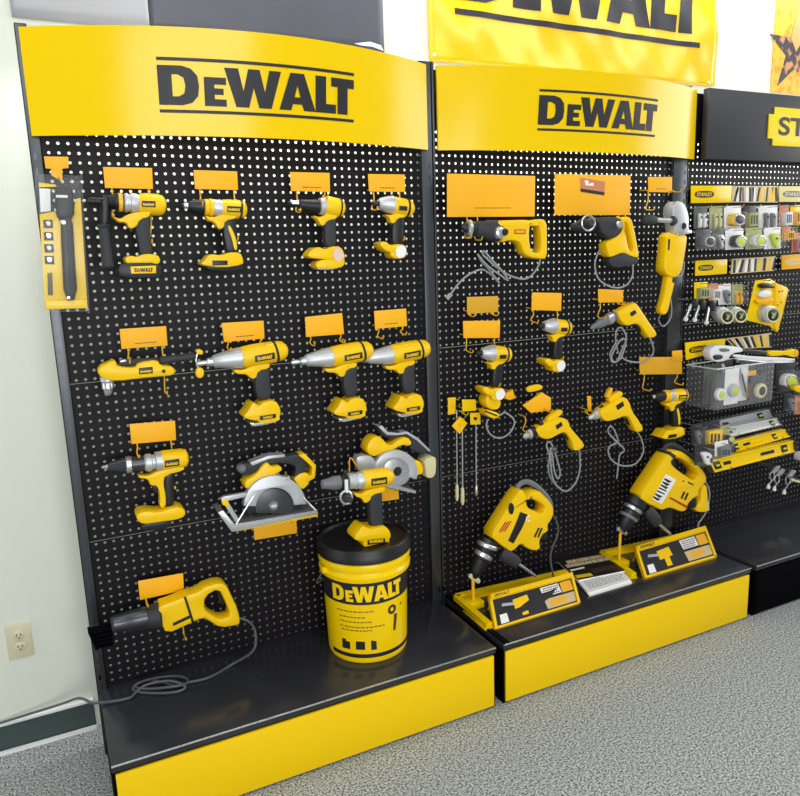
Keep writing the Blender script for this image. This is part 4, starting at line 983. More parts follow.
build('packet_card', S(F(440, 380, 6.125, -.03), [(392, 84), (440, 56), (456, 110), (420, 122), (392, 112)], -.008, .008, .002, 0), OR, t)
build('peg_wire', MB().tube([F(440, 380, 6.125, -.03).p(425, 66, .035), F(440, 380, 6.125, -.03).p(425, 66, -.01)], .002, 6, 1), YW, t)
def rod(x, y0, y1, r, label, tip, cardp, dep=-.035, tip_m=CR):
    ff = F(440, 380, 6.125, dep); o_ = ff(x, y0)
    t_ = root('long_drill_bit', (o_[0], dep, o_[1]), label, 'drill bit', 'long bits hanging by the divider')
    build('shaft', Lz(ff, (x, y0), (x+2, y1), [(0, r), (1, r)], 10), SV, t_)
    build('tip', Lz(ff, (x+2, y1-4), (x+2, y1+tip), [(0, r), (.15, r*2.2), (.8, r*2.6), (1, r*1.2)], 12), tip_m, t_)
    cc = build('tag_card', S(ff, cardp, -.006, -.003, .0008, 0), Y, t_)
    q = [sum(p[i] for p in cardp)/len(cardp) for i in (0, 1)]
    build('tag_print', S(ff, [(q[0]-10, q[1]-12), (q[0]+12, q[1]-6), (q[0]+4, q[1]+12), (q[0]-12, q[1]+6)], -.0072, -.0061, 0, 0), OR if tip_m is CR else INK, cc)
    tp_ = min(p[1] for p in cardp)
    build('peg_wire', MB().tube([ff.p(x, tp_+14, -dep+.005), ff.p(x, tp_+14, -.014)], .002, 6, 1), YW, t_)
    build('shank', Lz(ff, (x, max(p[1] for p in cardp)-30), (x, y0+2), [(0, r*.9), (1, r*.9)], 8), SV, t_)
rod(102, 330, 640, .0028, 'long bit with a wide pale tip hanging closest to the divider post', 100, [(44, 108), (92, 104), (90, 205), (46, 212)])
rod(136, 330, 660, .0030, 'longest bit, with a yellow diamond tag and wide pale tip', 105, [(118, 222), (164, 262), (116, 330), (68, 280)], -.045)
rod(220, 300, 650, .0026, 'thin long bit with a small pale square tag beside the small corded driver', 60, [(180, 200), (242, 198), (244, 270), (182, 272)], -.035, SV)
hanger([(462, 399.5), (475.5, 399.5), (476, 410.5), (462.5, 411.5)], 'small yellow card among the hanging long bits', [(464, 410, 414, 464)], m=YH)

# ================================================================== demolition hammers on their stands
def on(c_, u, v):   # bilinear on a quad bl, br, tr, tl
    return Vector(c_[0])*(1-u)*(1-v)+Vector(c_[1])*u*(1-v)+Vector(c_[2])*u*v+Vector(c_[3])*(1-u)*v
def quad_slab(c_, uv, n, d0, d1, mb=None):
    mb = mb or MB(); P = [on(c_, *q) for q in uv]
    mb.hexa([p+n*d0 for p in P], [p+n*d1 for p in P]) if len(P) == 4 else None
    return mb
def stand(BLp, FLp, BRp, quad, label, hs=.075, seed=1, peg=(0, 0)):
    z1 = DZ+.026
    BL = Vector((*atz(*BLp, z1), z1)); FL = Vector((*atz(*FLp, z1), z1)); BR = Vector((*atz(*BRp, z1), z1))
    bl_ = Vector((*atz(*quad[0], DZ+.004), DZ+.004)); br_ = Vector((*atz(*quad[1], DZ+.004), DZ+.004))
    tr_ = Vector((*atz(*quad[2], DZ+hs), DZ+hs)); tl_ = Vector((*atz(*quad[3], DZ+hs), DZ+hs))
    c_ = [bl_, br_, tr_, tl_]; n = (br_-bl_).cross(tl_-bl_).normalized()
    t_ = root('display_stand', ((BL.x+BR.x)/2, (BL.y+FL.y)/2, DZ), label, 'display stand', 'yellow stands under the demolition hammers')
    def rail(p, q, w):
        d = (q-p).normalized(); s_ = Vector((-d.y, d.x, 0))*w/2
        return [p+s_, q+s_, q-s_, p-s_]
    for nm, p, q in (('side_rail', BL, FL), ('back_rail', BL, BR)):
        r_ = rail(p, q, .024); b0_ = [Vector((v.x, v.y, DZ+.0003)) for v in r_]
        mb = MB().hexa(b0_, r_); r2 = rail(p, q, .034)
        mb.hexa([Vector((v.x, v.y, DZ+.0003)) for v in r2], [Vector((v.x, v.y, DZ+.006)) for v in r2])
        build(nm, mb, YH, t_)
    bm_ = MB()
    bm_.hexa([on(c_, 0, 0)-n*.012, on(c_, 1, 0)-n*.012, on(c_, 1, 1)-n*.012, on(c_, 0, 1)-n*.012], [on(c_, 0, 0), on(c_, 1, 0), on(c_, 1, 1), on(c_, 0, 1)])
    sb = build('sign_board', bm_, YH, t_)
    rim = MB()
    for a, b, cc, d in ((0, 1, 0, .06), (0, 1, .86, 1.0), (0, .03, 0, 1), (.97, 1, 0, 1)):
        quad_slab(c_, [(a, cc), (b, cc), (b, d), (a, d)], n, -.001, .006, rim)
    build('sign_rim', rim, Y, sb)
    build('support_plate', MB().box(peg[0]-.03, peg[0]+.03, -.15, -.09, DZ+.0003, DZ+.0268, .002), YH, t_)
    # back leg of the sign
    bk = [on(c_, .05, .9)-n*.01, on(c_, .95, .9)-n*.01]
    build('prop_leg', MB().tube([bk[0], Vector((bk[0].x, bk[0].y+.03, DZ+.004))], .004, 6, 1).tube([bk[1], Vector((bk[1].x, bk[1].y+.03, DZ+.004))], .004, 6, 1), YH, t_)
    random.seed(seed)
    art = build('printed_panel', quad_slab(c_, [(.03, .06), (.97, .06), (.97, .84), (.03, .84)], n, .0002, .0012), INK, sb)
    def P_(name, uv, m, d=.0016): build(name, quad_slab(c_, uv, n, .0012, d), m, art)
    P_('white_text_block', [(.08, .10), (.17, .10), (.16, .36), (.08, .36)], WT)
    P_('tool_print', [(.26, .40), (.44, .44), (.42, .72), (.25, .68)], Y)
    P_('tool_print', [(.33, .16), (.40, .16), (.39, .44), (.32, .44)], Y)
    P_('tool_print', [(.12, .58), (.26, .52), (.26, .60), (.13, .66)], AL, .0018)
    P_('pale_box', [(.60, .50), (.82, .50), (.80, .80), (.58, .80)], WP)
    P_('yellow_box', [(.83, .48), (.965, .48), (.955, .80), (.82, .80)], mat('amber_print', 'F0B018', .5))
    P_('pale_box', [(.62, .12), (.965, .12), (.965, .42), (.60, .42)], mat('tan_box_print', 'CDB98A', .5))
    P_('yellow_box', [(.68, .18), (.86, .18), (.85, .36), (.67, .36)], mat('amber_print', 'F0B018', .5), .002)
    mb = MB()
    for j in range(5):
        u = .10
        while u < .24: l = random.uniform(.012, .03); quad_slab(c_, [(u, .40+j*.035), (u+l, .40+j*.035), (u+l, .418+j*.035), (u, .418+j*.035)], n, .0012, .0016, mb); u += l+.01
        u = .46
        while u < .56: l = random.uniform(.012, .03); quad_slab(c_, [(u, .2+j*.11), (u+l, .2+j*.11), (u+l, .24+j*.11), (u, .24+j*.11)], n, .0012, .0016, mb); u += l+.01
    for j in range(4):
        u = .61
        while u < .78: l = random.uniform(.01, .02); quad_slab(c_, [(u, .53+j*.065), (u+l, .53+j*.065), (u+l, .56+j*.065), (u, .56+j*.065)], n, .0016, .002, mb).mark(1); u += l+.008
    build('print_line', mb, [WT, INK], art)
    ex = (c_[1]-c_[0]).normalized(); ey = (c_[3]-c_[0]).normalized(); hh_ = (c_[3]-c_[0]).length
    og = on(c_, .06, .885)+n*.0066
    mb = text_mb('DEWALT', hh_*.12, lambda u, v: og+ex*u+ey*v, bold=True)
    build('lettering', mb, INK, sb, recalc=False)
    return t_, BL, BR
def cr(o_, s_): return lambda x, y: (o_[0]+x/s_, o_[1]+y/s_)
q = cr((440, 460), 4.425)
stand(q(72, 596), q(218, 722), q(560, 488), [q(242, 752), q(620, 636), q(584, 500), q(214, 600)], 'yellow stand with printed sign under the demolition hammer nearest the bucket', seed=2, peg=at(*q(146, 530), -.12))
q2 = cr((580, 430), 4.975)
stand(q2(108, 604), q2(268, 712), q2(590, 500), [q2(322, 742), q2(680, 634), q2(622, 480), q2(272, 584)], 'yellow stand with printed sign under the demolition hammer near the black bay', seed=3, peg=at(*q2(198, 520), -.12))

# hammer one
tipy = -.12; tipx = at(*q(146, 530), tipy)[0]
f = F(440, 460, 4.425, tipy)
o = f(350, 270)
t = root('demolition_hammer', (tipx, tipy, DZ+.02), 'demolition hammer with plain black panel leaning on the stand nearest the bucket', 'demolition hammer', 'demolition hammers on stands')
h = build('housing', S(f, [(204, 322), (256, 240), (336, 122), (352, 114), (368, 128), (376, 152), (392, 126), (424, 118), (446, 130), (496, 182), (500, 218), (486, 252), (470, 270), (476, 296), (446, 314), (432, 346), (440, 374), (412, 388), (368, 372), (350, 350), (306, 394), (282, 380), (240, 350)], -.046, .046, .010, 1, holes=[[(372, 172), (388, 150), (424, 168), (456, 186), (446, 222), (410, 208), (384, 198)]], hx=1.04), Y, t)
build('side_panel', S(f, [(342, 212), (376, 224), (352, 280), (310, 352), (286, 340), (318, 270)], -.0485, -.045, .001, 0), K, t)
build('round_mark', MB().tube([f.p(378+9*math.cos(a), 242+11*math.sin(a), -.0475) for a in (5.6, 4.9, 4.1, 3.3, 2.5, 1.7, .9)], .0028, 6, 2), WT, h)
build('oval_vent', S(f, arc(300, 198, 13, 0, 360, 14, 26)[:-1], -.0478, -.0455, .0005, 0), K, h)
mb = MB()
for i in range(3): mb.slab([f(243+i*12, 302-i*2), f(248+i*12, 304-i*2), f(278+i*12, 258-i*2), f(273+i*12, 256-i*2)], f.y-.0472, f.y-.0455, 0)
build('vent', mb, RED, h)
mb = MB()
for i in range(2): mb.slab([f(404+i*16, 322), f(411+i*16, 326), f(432+i*14, 284), f(425+i*14, 280)], f.y-.0472, f.y-.0455, 0)
build('vent', mb, K, h)
build('switch_knob', Lz(f, (455, 320), (455, 320.1), [(0, .010), (.4, .014), (1, .016)], 18, -.055, -.03), K, t)
build('handle_frame', MB().tube([f.p(*v) for v in ((350, 118), (372, 94), (404, 90), (440, 108), (478, 142), (502, 176), (508, 204))], .011, 10, 4), GY, t)
build('barrel', Lz(f, (226, 348), (148, 520), [(0, .040), (.12, .046), (.2, .046), (.22, .040), (.34, .038), (.36, .042), (.5, .040), (.52, .034), (.7, .032), (.86, .026), (.9, .018), (1, .014)]), K, t)
build('silver_band', Lz(f, (218, 364), (210, 384), [(0, .044), (.2, .048), (.8, .048), (1, .044)]), SV, t)
build('silver_band', Lz(f, (200, 408), (190, 428), [(0, .040), (.2, .043), (.8, .043), (1, .040)]), SV, t)
build('chisel_collar', Lz(f, (166, 480), (156, 504), [(0, .022), (.5, .020), (1, .014)]), DS, t)
build('chisel', MB().tube([f.p(154, 505), f.p(146, 524), (tipx, tipy, DZ+.0272)], .007, 8, 1), YW, t)
build('chisel_ring', Lz(f, (128, 508), (176, 538), [(0, .006), (.1, .010), (.9, .010), (1, .006)]), CR, t)
build('side_handle', Lz(f, (262, 398), (330, 440), [(0, .020), (.2, .026), (.8, .026), (1, .020)], da=-.03, db=-.05), RB, t)
build('side_rod', Lz(f, (326, 436), (412, 496), [(0, .006), (.9, .006), (1, .003)], 12, -.05, -.055), SV, t)
build('power_cord', MB().tube([f.p(*v, .02) for v in ((504, 208), (530, 244), (552, 292), (546, 340), (528, 380), (516, 440))]+[(f(500, 440)[0]+.03, -.12, DZ+.005)], .0042, 8, 4), CK, t)

# hammer two
tipy = -.12; tipx = at(*q2(198, 520), tipy)[0]
f = F(580, 430, 4.975, tipy)
t = root('demolition_hammer', (tipx, tipy, DZ+.02), 'demolition hammer with white side label leaning on the stand near the black bay', 'demolition hammer', 'demolition hammers on stands')
h = build('housing', S(f, [(268, 322), (300, 268), (352, 196), (402, 122), (430, 92), (470, 86), (500, 96), (560, 140), (612, 194), (620, 240), (592, 262), (574, 290), (584, 312), (556, 318), (520, 352), (522, 372), (500, 392), (468, 384), (430, 368), (384, 386), (350, 366), (312, 352)], -.050, .050, .010, 1, holes=[[(440, 150), (460, 128), (500, 136), (572, 192), (548, 226), (510, 206), (466, 176)]]), Y, t)
badge(f, [(404, 202), (458, 230), (382, 352), (334, 328)], -.0505, WT, h, None)
mb = MB()
for i in range(7):
    x_ = 398-i*9.5; y_ = 222+i*15
    mb.slab([f(x_, y_), f(x_-4, y_+7), f(x_+random.uniform(18, 38), y_+random.uniform(22, 26)), f(x_+36, y_+16)], f.y-.0525, f.y-.0515, 0)
build('print_line', mb, INK, h)
build('panel_stripe', S(f, [(420, 322), (430, 316), (520, 362), (514, 372)], -.0515, -.049, .0005, 0), RED, h)
mb = MB()
for i in range(2): mb.slab([f(480+i*18, 322+i*6), f(489+i*18, 327+i*6), f(506+i*18, 292+i*6), f(497+i*18, 287+i*6)], f.y-.0512, f.y-.0495, 0)
mb.slab([f(520, 238), f(548, 252), f(544, 258), f(518, 245)], f.y-.0512, f.y-.0495, 0)
build('vent', mb, K, h)
build('round_hole', Lz(f, (495, 237), (495, 237.1), [(0, .004), (1, .005)], 12, -.052, -.048), K, h)
build('handle_frame', MB().tube([f.p(*v) for v in ((424, 96), (440, 72), (474, 66), (520, 88), (570, 128), (616, 176), (640, 226))], .011, 10, 4), RB, t)
build('handle_band', S(f, [(418, 104), (430, 92), (460, 112), (446, 128)], -.052, .052, .003, 0), RB, t)
build('lower_grip', S(f, [(608, 262), (626, 256), (638, 280), (640, 392), (612, 398), (576, 392), (586, 360), (602, 340)], -.028, .028, .006), Y, t)
build('lower_switch', S(f, [(540, 322), (560, 310), (584, 330), (580, 372), (552, 380), (530, 360)], -.03, .03, .006), K, t)
build('cord_guard', Lz(f, (650, 350), (656, 392), [(0, .012), (1, .009)], 12, 0, 0), CR, t)
build('barrel', Lz(f, (296, 336), (206, 500), [(0, .046), (.12, .052), (.22, .052), (.26, .044), (.4, .042), (.42, .047), (.55, .045), (.58, .038), (.8, .034), (.9, .026), (1, .018)]), K, t)
build('silver_band', Lz(f, (272, 378), (262, 398), [(0, .044), (.2, .049), (.8, .049), (1, .044)]), SV, t)
build('silver_band', Lz(f, (248, 420), (240, 436), [(0, .044), (.2, .048), (.8, .048), (1, .044)]), GY, t)
build('chisel_ring', Lz(f, (184, 486), (234, 516), [(0, .006), (.1, .010), (.9, .010), (1, .006)]), SV, t)
build('chisel', MB().tube([f.p(208, 500), f.p(200, 520), (tipx, tipy, DZ+.0272)], .007, 8, 1), YW, t)
build('side_handle', Lz(f, (320, 382), (366, 450), [(0, .020), (.2, .028), (.8, .028), (1, .020)], da=-.03, db=-.05), RB, t)
build('side_rod', Lz(f, (362, 446), (428, 500), [(0, .006), (.9, .006), (1, .003)], 12, -.05, -.055), SV, t)
build('power_cord', MB().tube([f.p(*v, .02) for v in ((638, 224), (664, 262), (680, 305), (676, 350), (664, 400), (640, 440), (620, 476))]+[(f(600, 480)[0]+.04, -.12, DZ+.005)], .0042, 8, 4), CB, t)

# ================================================================== brochures
q3 = cr((530, 540), 7.273)
def mag(c4, z0, th, m, label, build_top):
    P = [Vector((*atz(*q3(*p), z0), z0)) for p in c4]
    t_ = root('brochure', (sum(p.x for p in P)/4, sum(p.y for p in P)/4, z0), label, 'brochure', 'brochures on the deck between the stands')
    build('pages', MB().hexa(P, [p+Vector((0, 0, th)) for p in P]), WT, t_)
    T = [p+Vector((0, 0, th)) for p in P]; n = Vector((0, 0, 1))
    build('cover', MB().hexa(T, [p+n*.0006 for p in T]), m, t_)
    T2 = [p+n*.0006 for p in T]
    build_top(t_, T2, n)
    return t_
def plain_art(t_, T, n):
    mb = MB(); random.seed(9)
    for j in range(6):
        u = .1
        while u < .88: l = random.uniform(.03, .09); quad_slab(T, [(u, .1+j*.06), (u+l, .1+j*.06), (u+l, .12+j*.06), (u, .12+j*.06)], n, 0, .0004, mb); u += l+.02
    build('print_line', mb, GY, t_)
def dark_art(t_, T, n):
    random.seed(4); mb = MB()
    for j in range(2):
        u = .05+j*.08
        while u < .96:
            l = random.uniform(.02, .045); v = .48+j*.14; quad_slab(T, [(u, v), (u+l, v+.01), (u+l+.01, v+.13), (u+.01, v+.11)], n, 0, .0005, mb); u += l+random.uniform(.006, .02)
    build('title_print', mb, mat('pale_tan_print', 'E6D2A8', .5), t_)
    build('yellow_bar', quad_slab(T, [(.02, .06), (.34, .05), (.34, .15), (.02, .17)], n, 0, .0005), Y, t_)
    build('white_bar', quad_slab(T, [(.04, .34), (.34, .36), (.34, .41), (.04, .39)], n, 0, .0005), WT, t_)
    build('dark_stripe', quad_slab(T, [(.4, .12), (.96, .14), (.96, .3), (.4, .28)], n, 0, .0003), mat('dark_brown_print', '3A2E28', .5), t_)
DKC = mat('dark_brochure_cover', '24201F', .35)
mag([(430, 412), (742, 318), (600, 160), (290, 240)], DZ+.0003, .007, WT, 'white paged brochure at the bottom of the stack between the stands', plain_art)
mag([(418, 396), (728, 300), (590, 150), (280, 230)], DZ+.0083, .007, WT, 'pale brochure in the middle of the stack between the stands', plain_art)
mag([(352, 300), (690, 232), (520, 66), (160, 130)], DZ+.0163, .005, DKC, 'dark covered brochure with tan title on top of the stack', dark_art)
# ================================================================== goods on the black-headed bay
LM = mat('lime_print', 'C8D62A', .45); GP = mat('grey_green_card', '565C56', .5); WC = mat('white_glossy_card', 'EDEDEA', .35)
PG = 'carded goods on the black-headed bay'
def shelf_sign(f, ypoly, ppoly, label, txt=True, m=YH, oval=INK):
    P = [f(*q) for q in ypoly]
    t_ = root('shelf_sign', (P[0][0], f.y, P[3][1]), label, 'sign', 'yellow picture strips on the black-headed bay')
    build('yellow_strip', S(f, ypoly, -.002, .002, .0005, 0), m, t_)
    if txt:
        def bil(u, v): return tuple((P[3][i]*(1-u)+P[2][i]*u)*(1-v)+(P[0][i]*(1-u)+P[1][i]*u)*v for i in (0, 1))
        ov = [bil(.32+.24*math.copysign(abs(math.cos(a))**.6, math.cos(a)), .5+.20*math.copysign(abs(math.sin(a))**.8, math.sin(a))) for a in [k*math.pi/12 for k in range(24)]]
        o_ = build('logo_plate', MB().slab(ov, f.y-.0028, f.y-.0021, 0), oval, t_)
        a_ = bil(.13, .40); b_2 = bil(.51, .40); w_ = b_2[0]-a_[0]; sl = (b_2[1]-a_[1])/w_
        hgt = (bil(.3, .62)[1]-bil(.3, .38)[1])
        build('lettering', text_mb('STANLEY', hgt*1.2, lambda u, v: (a_[0]+u, f.y-.0034, a_[1]+v+sl*u), width=w_, bold=True), m, o_, recalc=False)
    if ppoly:
        Q = [f(*q) for q in ppoly]
        def bq(u, v): return tuple((Q[3][i]*(1-u)+Q[2][i]*u)*(1-v)+(Q[0][i]*(1-u)+Q[1][i]*u)*v for i in (0, 1))
        pp = build('picture_strip', S(f, ppoly, -.002, .002, .0005, 0), mat('tan_picture', 'D8C490', .5), t_)
        random.seed(len(label))
        for mm, us in ((INK, (.04, .16, .36, .52)), (WT, (.10, .30, .45)), (Y, (.6, .78, .86)), (GY, (.22, .40)), (INK, (.72, .94))):
            mb = MB()
            for u in us:
                w_ = random.uniform(.03, .07); sh = random.uniform(-.03, .06)
                mb.slab([bq(u, .06), bq(u+w_, .06), bq(min(1, u+w_+sh), .92), bq(min(1, u+sh), .92)], f.y-.0026, f.y-.0021, 0)
            build('picture_pattern', mb, mm, pp)
    return t_
f = F(680, 170, 6.633, -.02)
shelf_sign(f, [(72, 104), (342, 104), (335, 216), (72, 220)], [(345, 106), (650, 106), (648, 216), (338, 216)], 'highest yellow picture strip, just under the black header beside the grinder')
shelf_sign(f, [(656, 108), (930, 108), (930, 212), (656, 212)], None, 'pale strip sign at the top continuing past the highest picture strip', m=mat('pale_yellow_card', 'F3E79A', .45), oval=GY)
shelf_sign(f, [(102, 602), (312, 592), (308, 688), (100, 702)], [(345, 590), (632, 572), (622, 668), (335, 690)], 'middle yellow picture strip with rounded dark logo outline')
shelf_sign(f, [(672, 566), (930, 548), (930, 640), (674, 662)], None, 'amber strip sign level with the middle picture strip', m=OR, oval=CR)
f = F(670, 330, 6.15, -.03)
shelf_sign(f, [(92, 78), (338, 52), (334, 120), (98, 184)], [(342, 52), (622, 18), (624, 106), (400, 118)], 'lowest yellow picture strip, above the clear bin')

def pack(f, x0, x1, y0, y1, card, kind, col, label, sl=0.0, cat='package', name='blister_pack', top=None):
    """carded item hung on a peg; sl = downward slope of the lower edge across the card"""
    xm = (x0+x1)/2; P = f(xm, y1)
    t_ = root(name, (P[0], f.y, P[1]), label, cat, PG)
    w_ = x1-x0; h_ = y1-y0
    build('backing_card', S(f, [(x0, y0), (x1, y0-sl), (x1, y1-sl), (x0, y1)], 0, .002, .0005, 0), card, t_)
    if top: build('header_print', S(f, [(x0, y0), (x1, y0-sl), (x1, y0-sl+h_*.28), (x0, y0+h_*.28)], -.0012, 0, 0, 0), top, t_)
    cx2, cy2 = xm, y0+h_*.62-sl*.5; rr = min(w_*.36, h_*.3)
    r_m = abs(f(cx2+rr, cy2)[0]-f(cx2, cy2)[0])
    if kind == 'tape':
        b_ = build('tape_case', S(f, [(cx2-rr, cy2+rr*.95), (cx2-rr, cy2-rr*.4), (cx2-rr*.5, cy2-rr), (cx2+rr*.5, cy2-rr), (cx2+rr, cy2-rr*.3), (cx2+rr, cy2+rr*.95)], -.034, -.001, .005, 1), col, t_)
        build('round_face', S(f, arc(cx2, cy2, rr*.68, 0, 360, 18)[:-1], -.0365, -.033, .001, 0), LM if col is K or col is WP else K, b_)
        build('face_ring', MB().tube([f.p(cx2+rr*.8*math.cos(a), cy2+rr*.8*math.sin(a), -.035) for a in [k*math.pi/7 for k in range(14)]], r_m*.09, 6, 1, True), SV, b_)
    elif kind == 'knife':
        for k in (-.5, .45):
            b_ = build('knife_body', S(f, [(xm+rr*k-w_*.11, y0+h_*.32), (xm+rr*k+w_*.08, y0+h_*.30), (xm+rr*k+w_*.13, y0+h_*.62), (xm+rr*k+w_*.06, y1-h_*.05), (xm+rr*k-w_*.1, y1-h_*.05), (xm+rr*k-w_*.06, y0+h_*.6)], -.016, -.001, .004, 1), col, t_)
            build('slider', S(f, [(xm+rr*k-w_*.03, y0+h_*.42), (xm+rr*k+w_*.04, y0+h_*.42), (xm+rr*k+w_*.05, y0+h_*.52), (xm+rr*k-w_*.02, y0+h_*.52)], -.020, -.015, .001, 0), K, b_)
    elif kind == 'clip':
        b_ = build('jaw', S(f, [(x0+w_*.2, y0+h_*.3), (x0+w_*.6, y0+h_*.25), (x0+w_*.85, y0+h_*.5), (x0+w_*.6, y0+h_*.62), (x0+w_*.75, y0+h_*.9), (x0+w_*.5, y0+h_*.94), (x0+w_*.35, y0+h_*.62)], -.02, -.002, .004, 1), col, t_)
        build('pivot', Lz(f, (x0+w_*.5, y0+h_*.5), (x0+w_*.5, y0+h_*.5+.1), [(0, .004), (1, .005)], 12, -.026, -.018), K, b_)
    else:
        b_ = build('boxed_item', S(f, [(x0+w_*.14, y0+h_*.34), (x1-w_*.12, y0+h_*.32-sl), (x1-w_*.12, y1-h_*.08-sl), (x0+w_*.14, y1-h_*.06)], -.026, -.001, .003, 0), col, t_)
        mb = MB()
        for k in range(3): mb.slab([f(x0+w_*(.22+.2*k), y0+h_*.42), f(x0+w_*(.32+.2*k), y0+h_*.42), f(x0+w_*(.30+.2*k), y0+h_*.8), f(x0+w_*(.2+.2*k), y0+h_*.8)], f.y-.0275, f.y-.0262, 0)
        build('print_block', mb, INK, b_)
    build('blister', S(f, [(x0+w_*.08, y0+h_*.28), (x1-w_*.08, y0+h_*.26-sl), (x1-w_*.08, y1-h_*.02-sl), (x0+w_*.08, y1-h_*.02)], -.041, 0, .008, 0), CP, t_)
    build('peg_wire', MB().tube([(f(xm, y0)[0], .006, f(xm, y0+h_*.06)[1]), (f(xm, y0)[0], f.y-.05, f(xm, y0+h_*.06)[1]), (f(xm, y0)[0], f.y-.058, f(xm, y0+h_*.06)[1]+.01)], .0022, 6, 1), SV, t_)
    return t_
f = F(680, 170, 6.633, -.05)
for a in ((92, 180, 244, 392, GP, 'knife', WP, 'grey carded knives, first in the top row of packs beside the grinder'),
          (196, 282, 242, 392, LG, 'knife', CR, 'pale green carded knife pack second in the top row'),
          (292, 405, 240, 392, WC, 'tape', Y, 'white card with a yellow tape measure in the top row of packs'),
          (418, 506, 240, 388, mat('black_card', '2A2A30', .4), 'box', LG, 'black card with a pale green boxed item in the top row'),
          (520, 646, 238, 392, WC, 'knife', GY, 'wide white card with grey tools, under the end of the highest picture strip'),
          (660, 722, 236, 380, PK, 'box', WP, 'pinkish card with a white boxed item in the top row'),
          (732, 800, 236, 368, YH, 'box', OR, 'bright yellow pack at the end of the top row')):
    pack(f, *a[:7], a[7], sl=4)
f = F(680, 170, 6.633, -.085)
for a in ((104, 206, 396, 530, mat('smoky_card', '4A4A50', .4), 'tape', GY, 'smoky pack with a grey case, first in the second row of packs'),
          (212, 292, 392, 530, GP, 'clip', SV, 'grey card holding a silver clip in the second row of packs'),
          (300, 420, 392, 530, WC, 'tape', K, 'white card with a black tape measure with lime face'),
          (436, 545, 384, 528, LG, 'tape', WP, 'pale green card with a white tape measure with lime face'),
          (558, 668, 384, 526, WC, 'clip', LM, 'white card holding a lime coloured clamp'),
          (676, 736, 380, 470, PK, 'box', OR, 'small orange and pink pack in the second row'),
          (742, 812, 420, 546, PK, 'box', mat('rose_box', 'C08088', .5), 'rose striped box hanging at the end of the second row')):
    pack(f, *a[:7], a[7], sl=6)
f = F(680, 260, 6.667, -.05)
for a in ((96, 184, 150, 262, YH, 'box', LG, 'yellow card with a dark ring print under the middle picture strip'),
          (190, 252, 158, 275, PK, 'box', WP, 'narrow pink-edged card with white item under the middle strip'),
          (256, 340, 162, 300, WC, 'clip', GY, 'white card with grey clamp under the middle picture strip'),
          (346, 420, 164, 300, LG, 'knife', OR, 'pale card with orange striped tools under the middle picture strip')):
    pack(f, *a[:7], a[7], sl=4)
f = F(680, 260, 6.667, -.10)
for i, (xa, ya, xb, yb_) in enumerate(((78, 285, 38, 408), (130, 292, 98, 412), (196, 300, 176, 430))):
    lab_ = ('first silver pick-up hook, closest to the grinder', 'silver hook between its two twins over the lowest strip', 'silver hook next to the pair of round tape cases')[i]
    o_ = f(xa, yb_); t_ = root('silver_hook', (o_[0], f.y, o_[1]), lab_, 'hook', 'silver hooks in the third row')
    build('shank', Lz(f, (xa, ya), (xb, yb_-20), [(0, .005), (.3, .008), (.5, .006), (1, .0075)], 12), SV, t_)
    build('tip', Lz(f, (xb+2, yb_-24), (xb-4, yb_), [(0, .0075), (.4, .011), (1, .008)], 12), WP, t_)
    build('black_grip', S(f, [(xa-6, ya-30), (xa+34, ya-26), (xa+28, ya+34), (xa+6, ya+44), (xa-10, ya+10)], -.012, .012, .004, 1), K, t_)
    build('peg_wire', MB().tube([f.p(xa+14, ya-20, .106), f.p(xa+14, ya-20, -.01), f.p(xa+14, ya-28, -.016)], .0022, 6, 1), SV, t_)
for i, (cx2, cy2, r_) in enumerate(((296, 378, 44), (386, 372, 42))):
    o_ = f(cx2, cy2+r_); t_ = root('tape_measure', (o_[0], f.y, o_[1]), ('round tape measure with pale ring, beside the silver hook', 'round tape measure with pale ring, beside the leaning yellow pack')[i], 'tape measure', 'round tape measures in the third row')
    build('case', S(f, [(cx2-r_*1.5, cy2-r_*.9), (cx2-r_*.8, cy2-r_*1.6), (cx2+r_*.4, cy2-r_*1.3), (cx2+r_, cy2), (cx2+r_*.7, cy2+r_), (cx2-r_*.5, cy2+r_), (cx2-r_*1.2, cy2+r_*.2)], -.012, .028, .006, 1), AL, t_)
    build('face', S(f, arc(cx2, cy2, r_*.8, 0, 360, 20)[:-1], -.016, -.011, .001, 0), K, t_)
    build('ring', MB().tube([f.p(cx2+r_*.9*math.cos(a), cy2+r_*.95*math.sin(a), -.014) for a in [k*math.pi/9 for k in range(18)]], .0042, 8, 1, True), CR, t_)
    build('print_star', S(f, [(cx2-12, cy2+16), (cx2-2, cy2-4), (cx2-14, cy2-18), (cx2+6, cy2-12), (cx2+16, cy2-20), (cx2+10, cy2+4), (cx2+2, cy2+20)], -.018, -.0158, .0, 0), LG, t_)
    build('peg_wire', MB().tube([f.p(cx2-18, cy2-r_*1.1, .106), f.p(cx2-18, cy2-r_*1.1, -.02), f.p(cx2-18, cy2-r_*1.3, -.026)], .0022, 6, 1), SV, t_)
# leaning yellow pack
o_ = f(560, 470)
t_ = root('tape_pack', (o_[0], f.y, o_[1]), 'large leaning yellow pack with a round tape measure at its foot', 'package', PG)
build('backing_card', S(f, [(502, 138), (600, 124), (640, 150), (628, 470), (600, 440), (440, 400), (468, 290)], .0, .003, .0005, 0), YH, t_)
build('yellow_panel', S(f, [(626, 150), (704, 182), (714, 200), (672, 372), (642, 480), (622, 452)], -.008, .006, .002, 0), Y, t_)
mb = MB()
for k, (a_, b_2) in enumerate(((650, 210), (670, 205), (662, 280), (650, 350), (640, 300))): mb.slab([f(a_-4, b_2-4), f(a_+5, b_2-3), f(a_+4, b_2+6), f(a_-5, b_2+4)], f.y-.0095, f.y-.0081, 0)
build('spot_print', mb, RED, t_)
build('tape_case', S(f, [(508, 330), (540, 296), (596, 306), (616, 350), (602, 406), (540, 418), (514, 390)], -.034, .0, .006, 1), AL, t_)
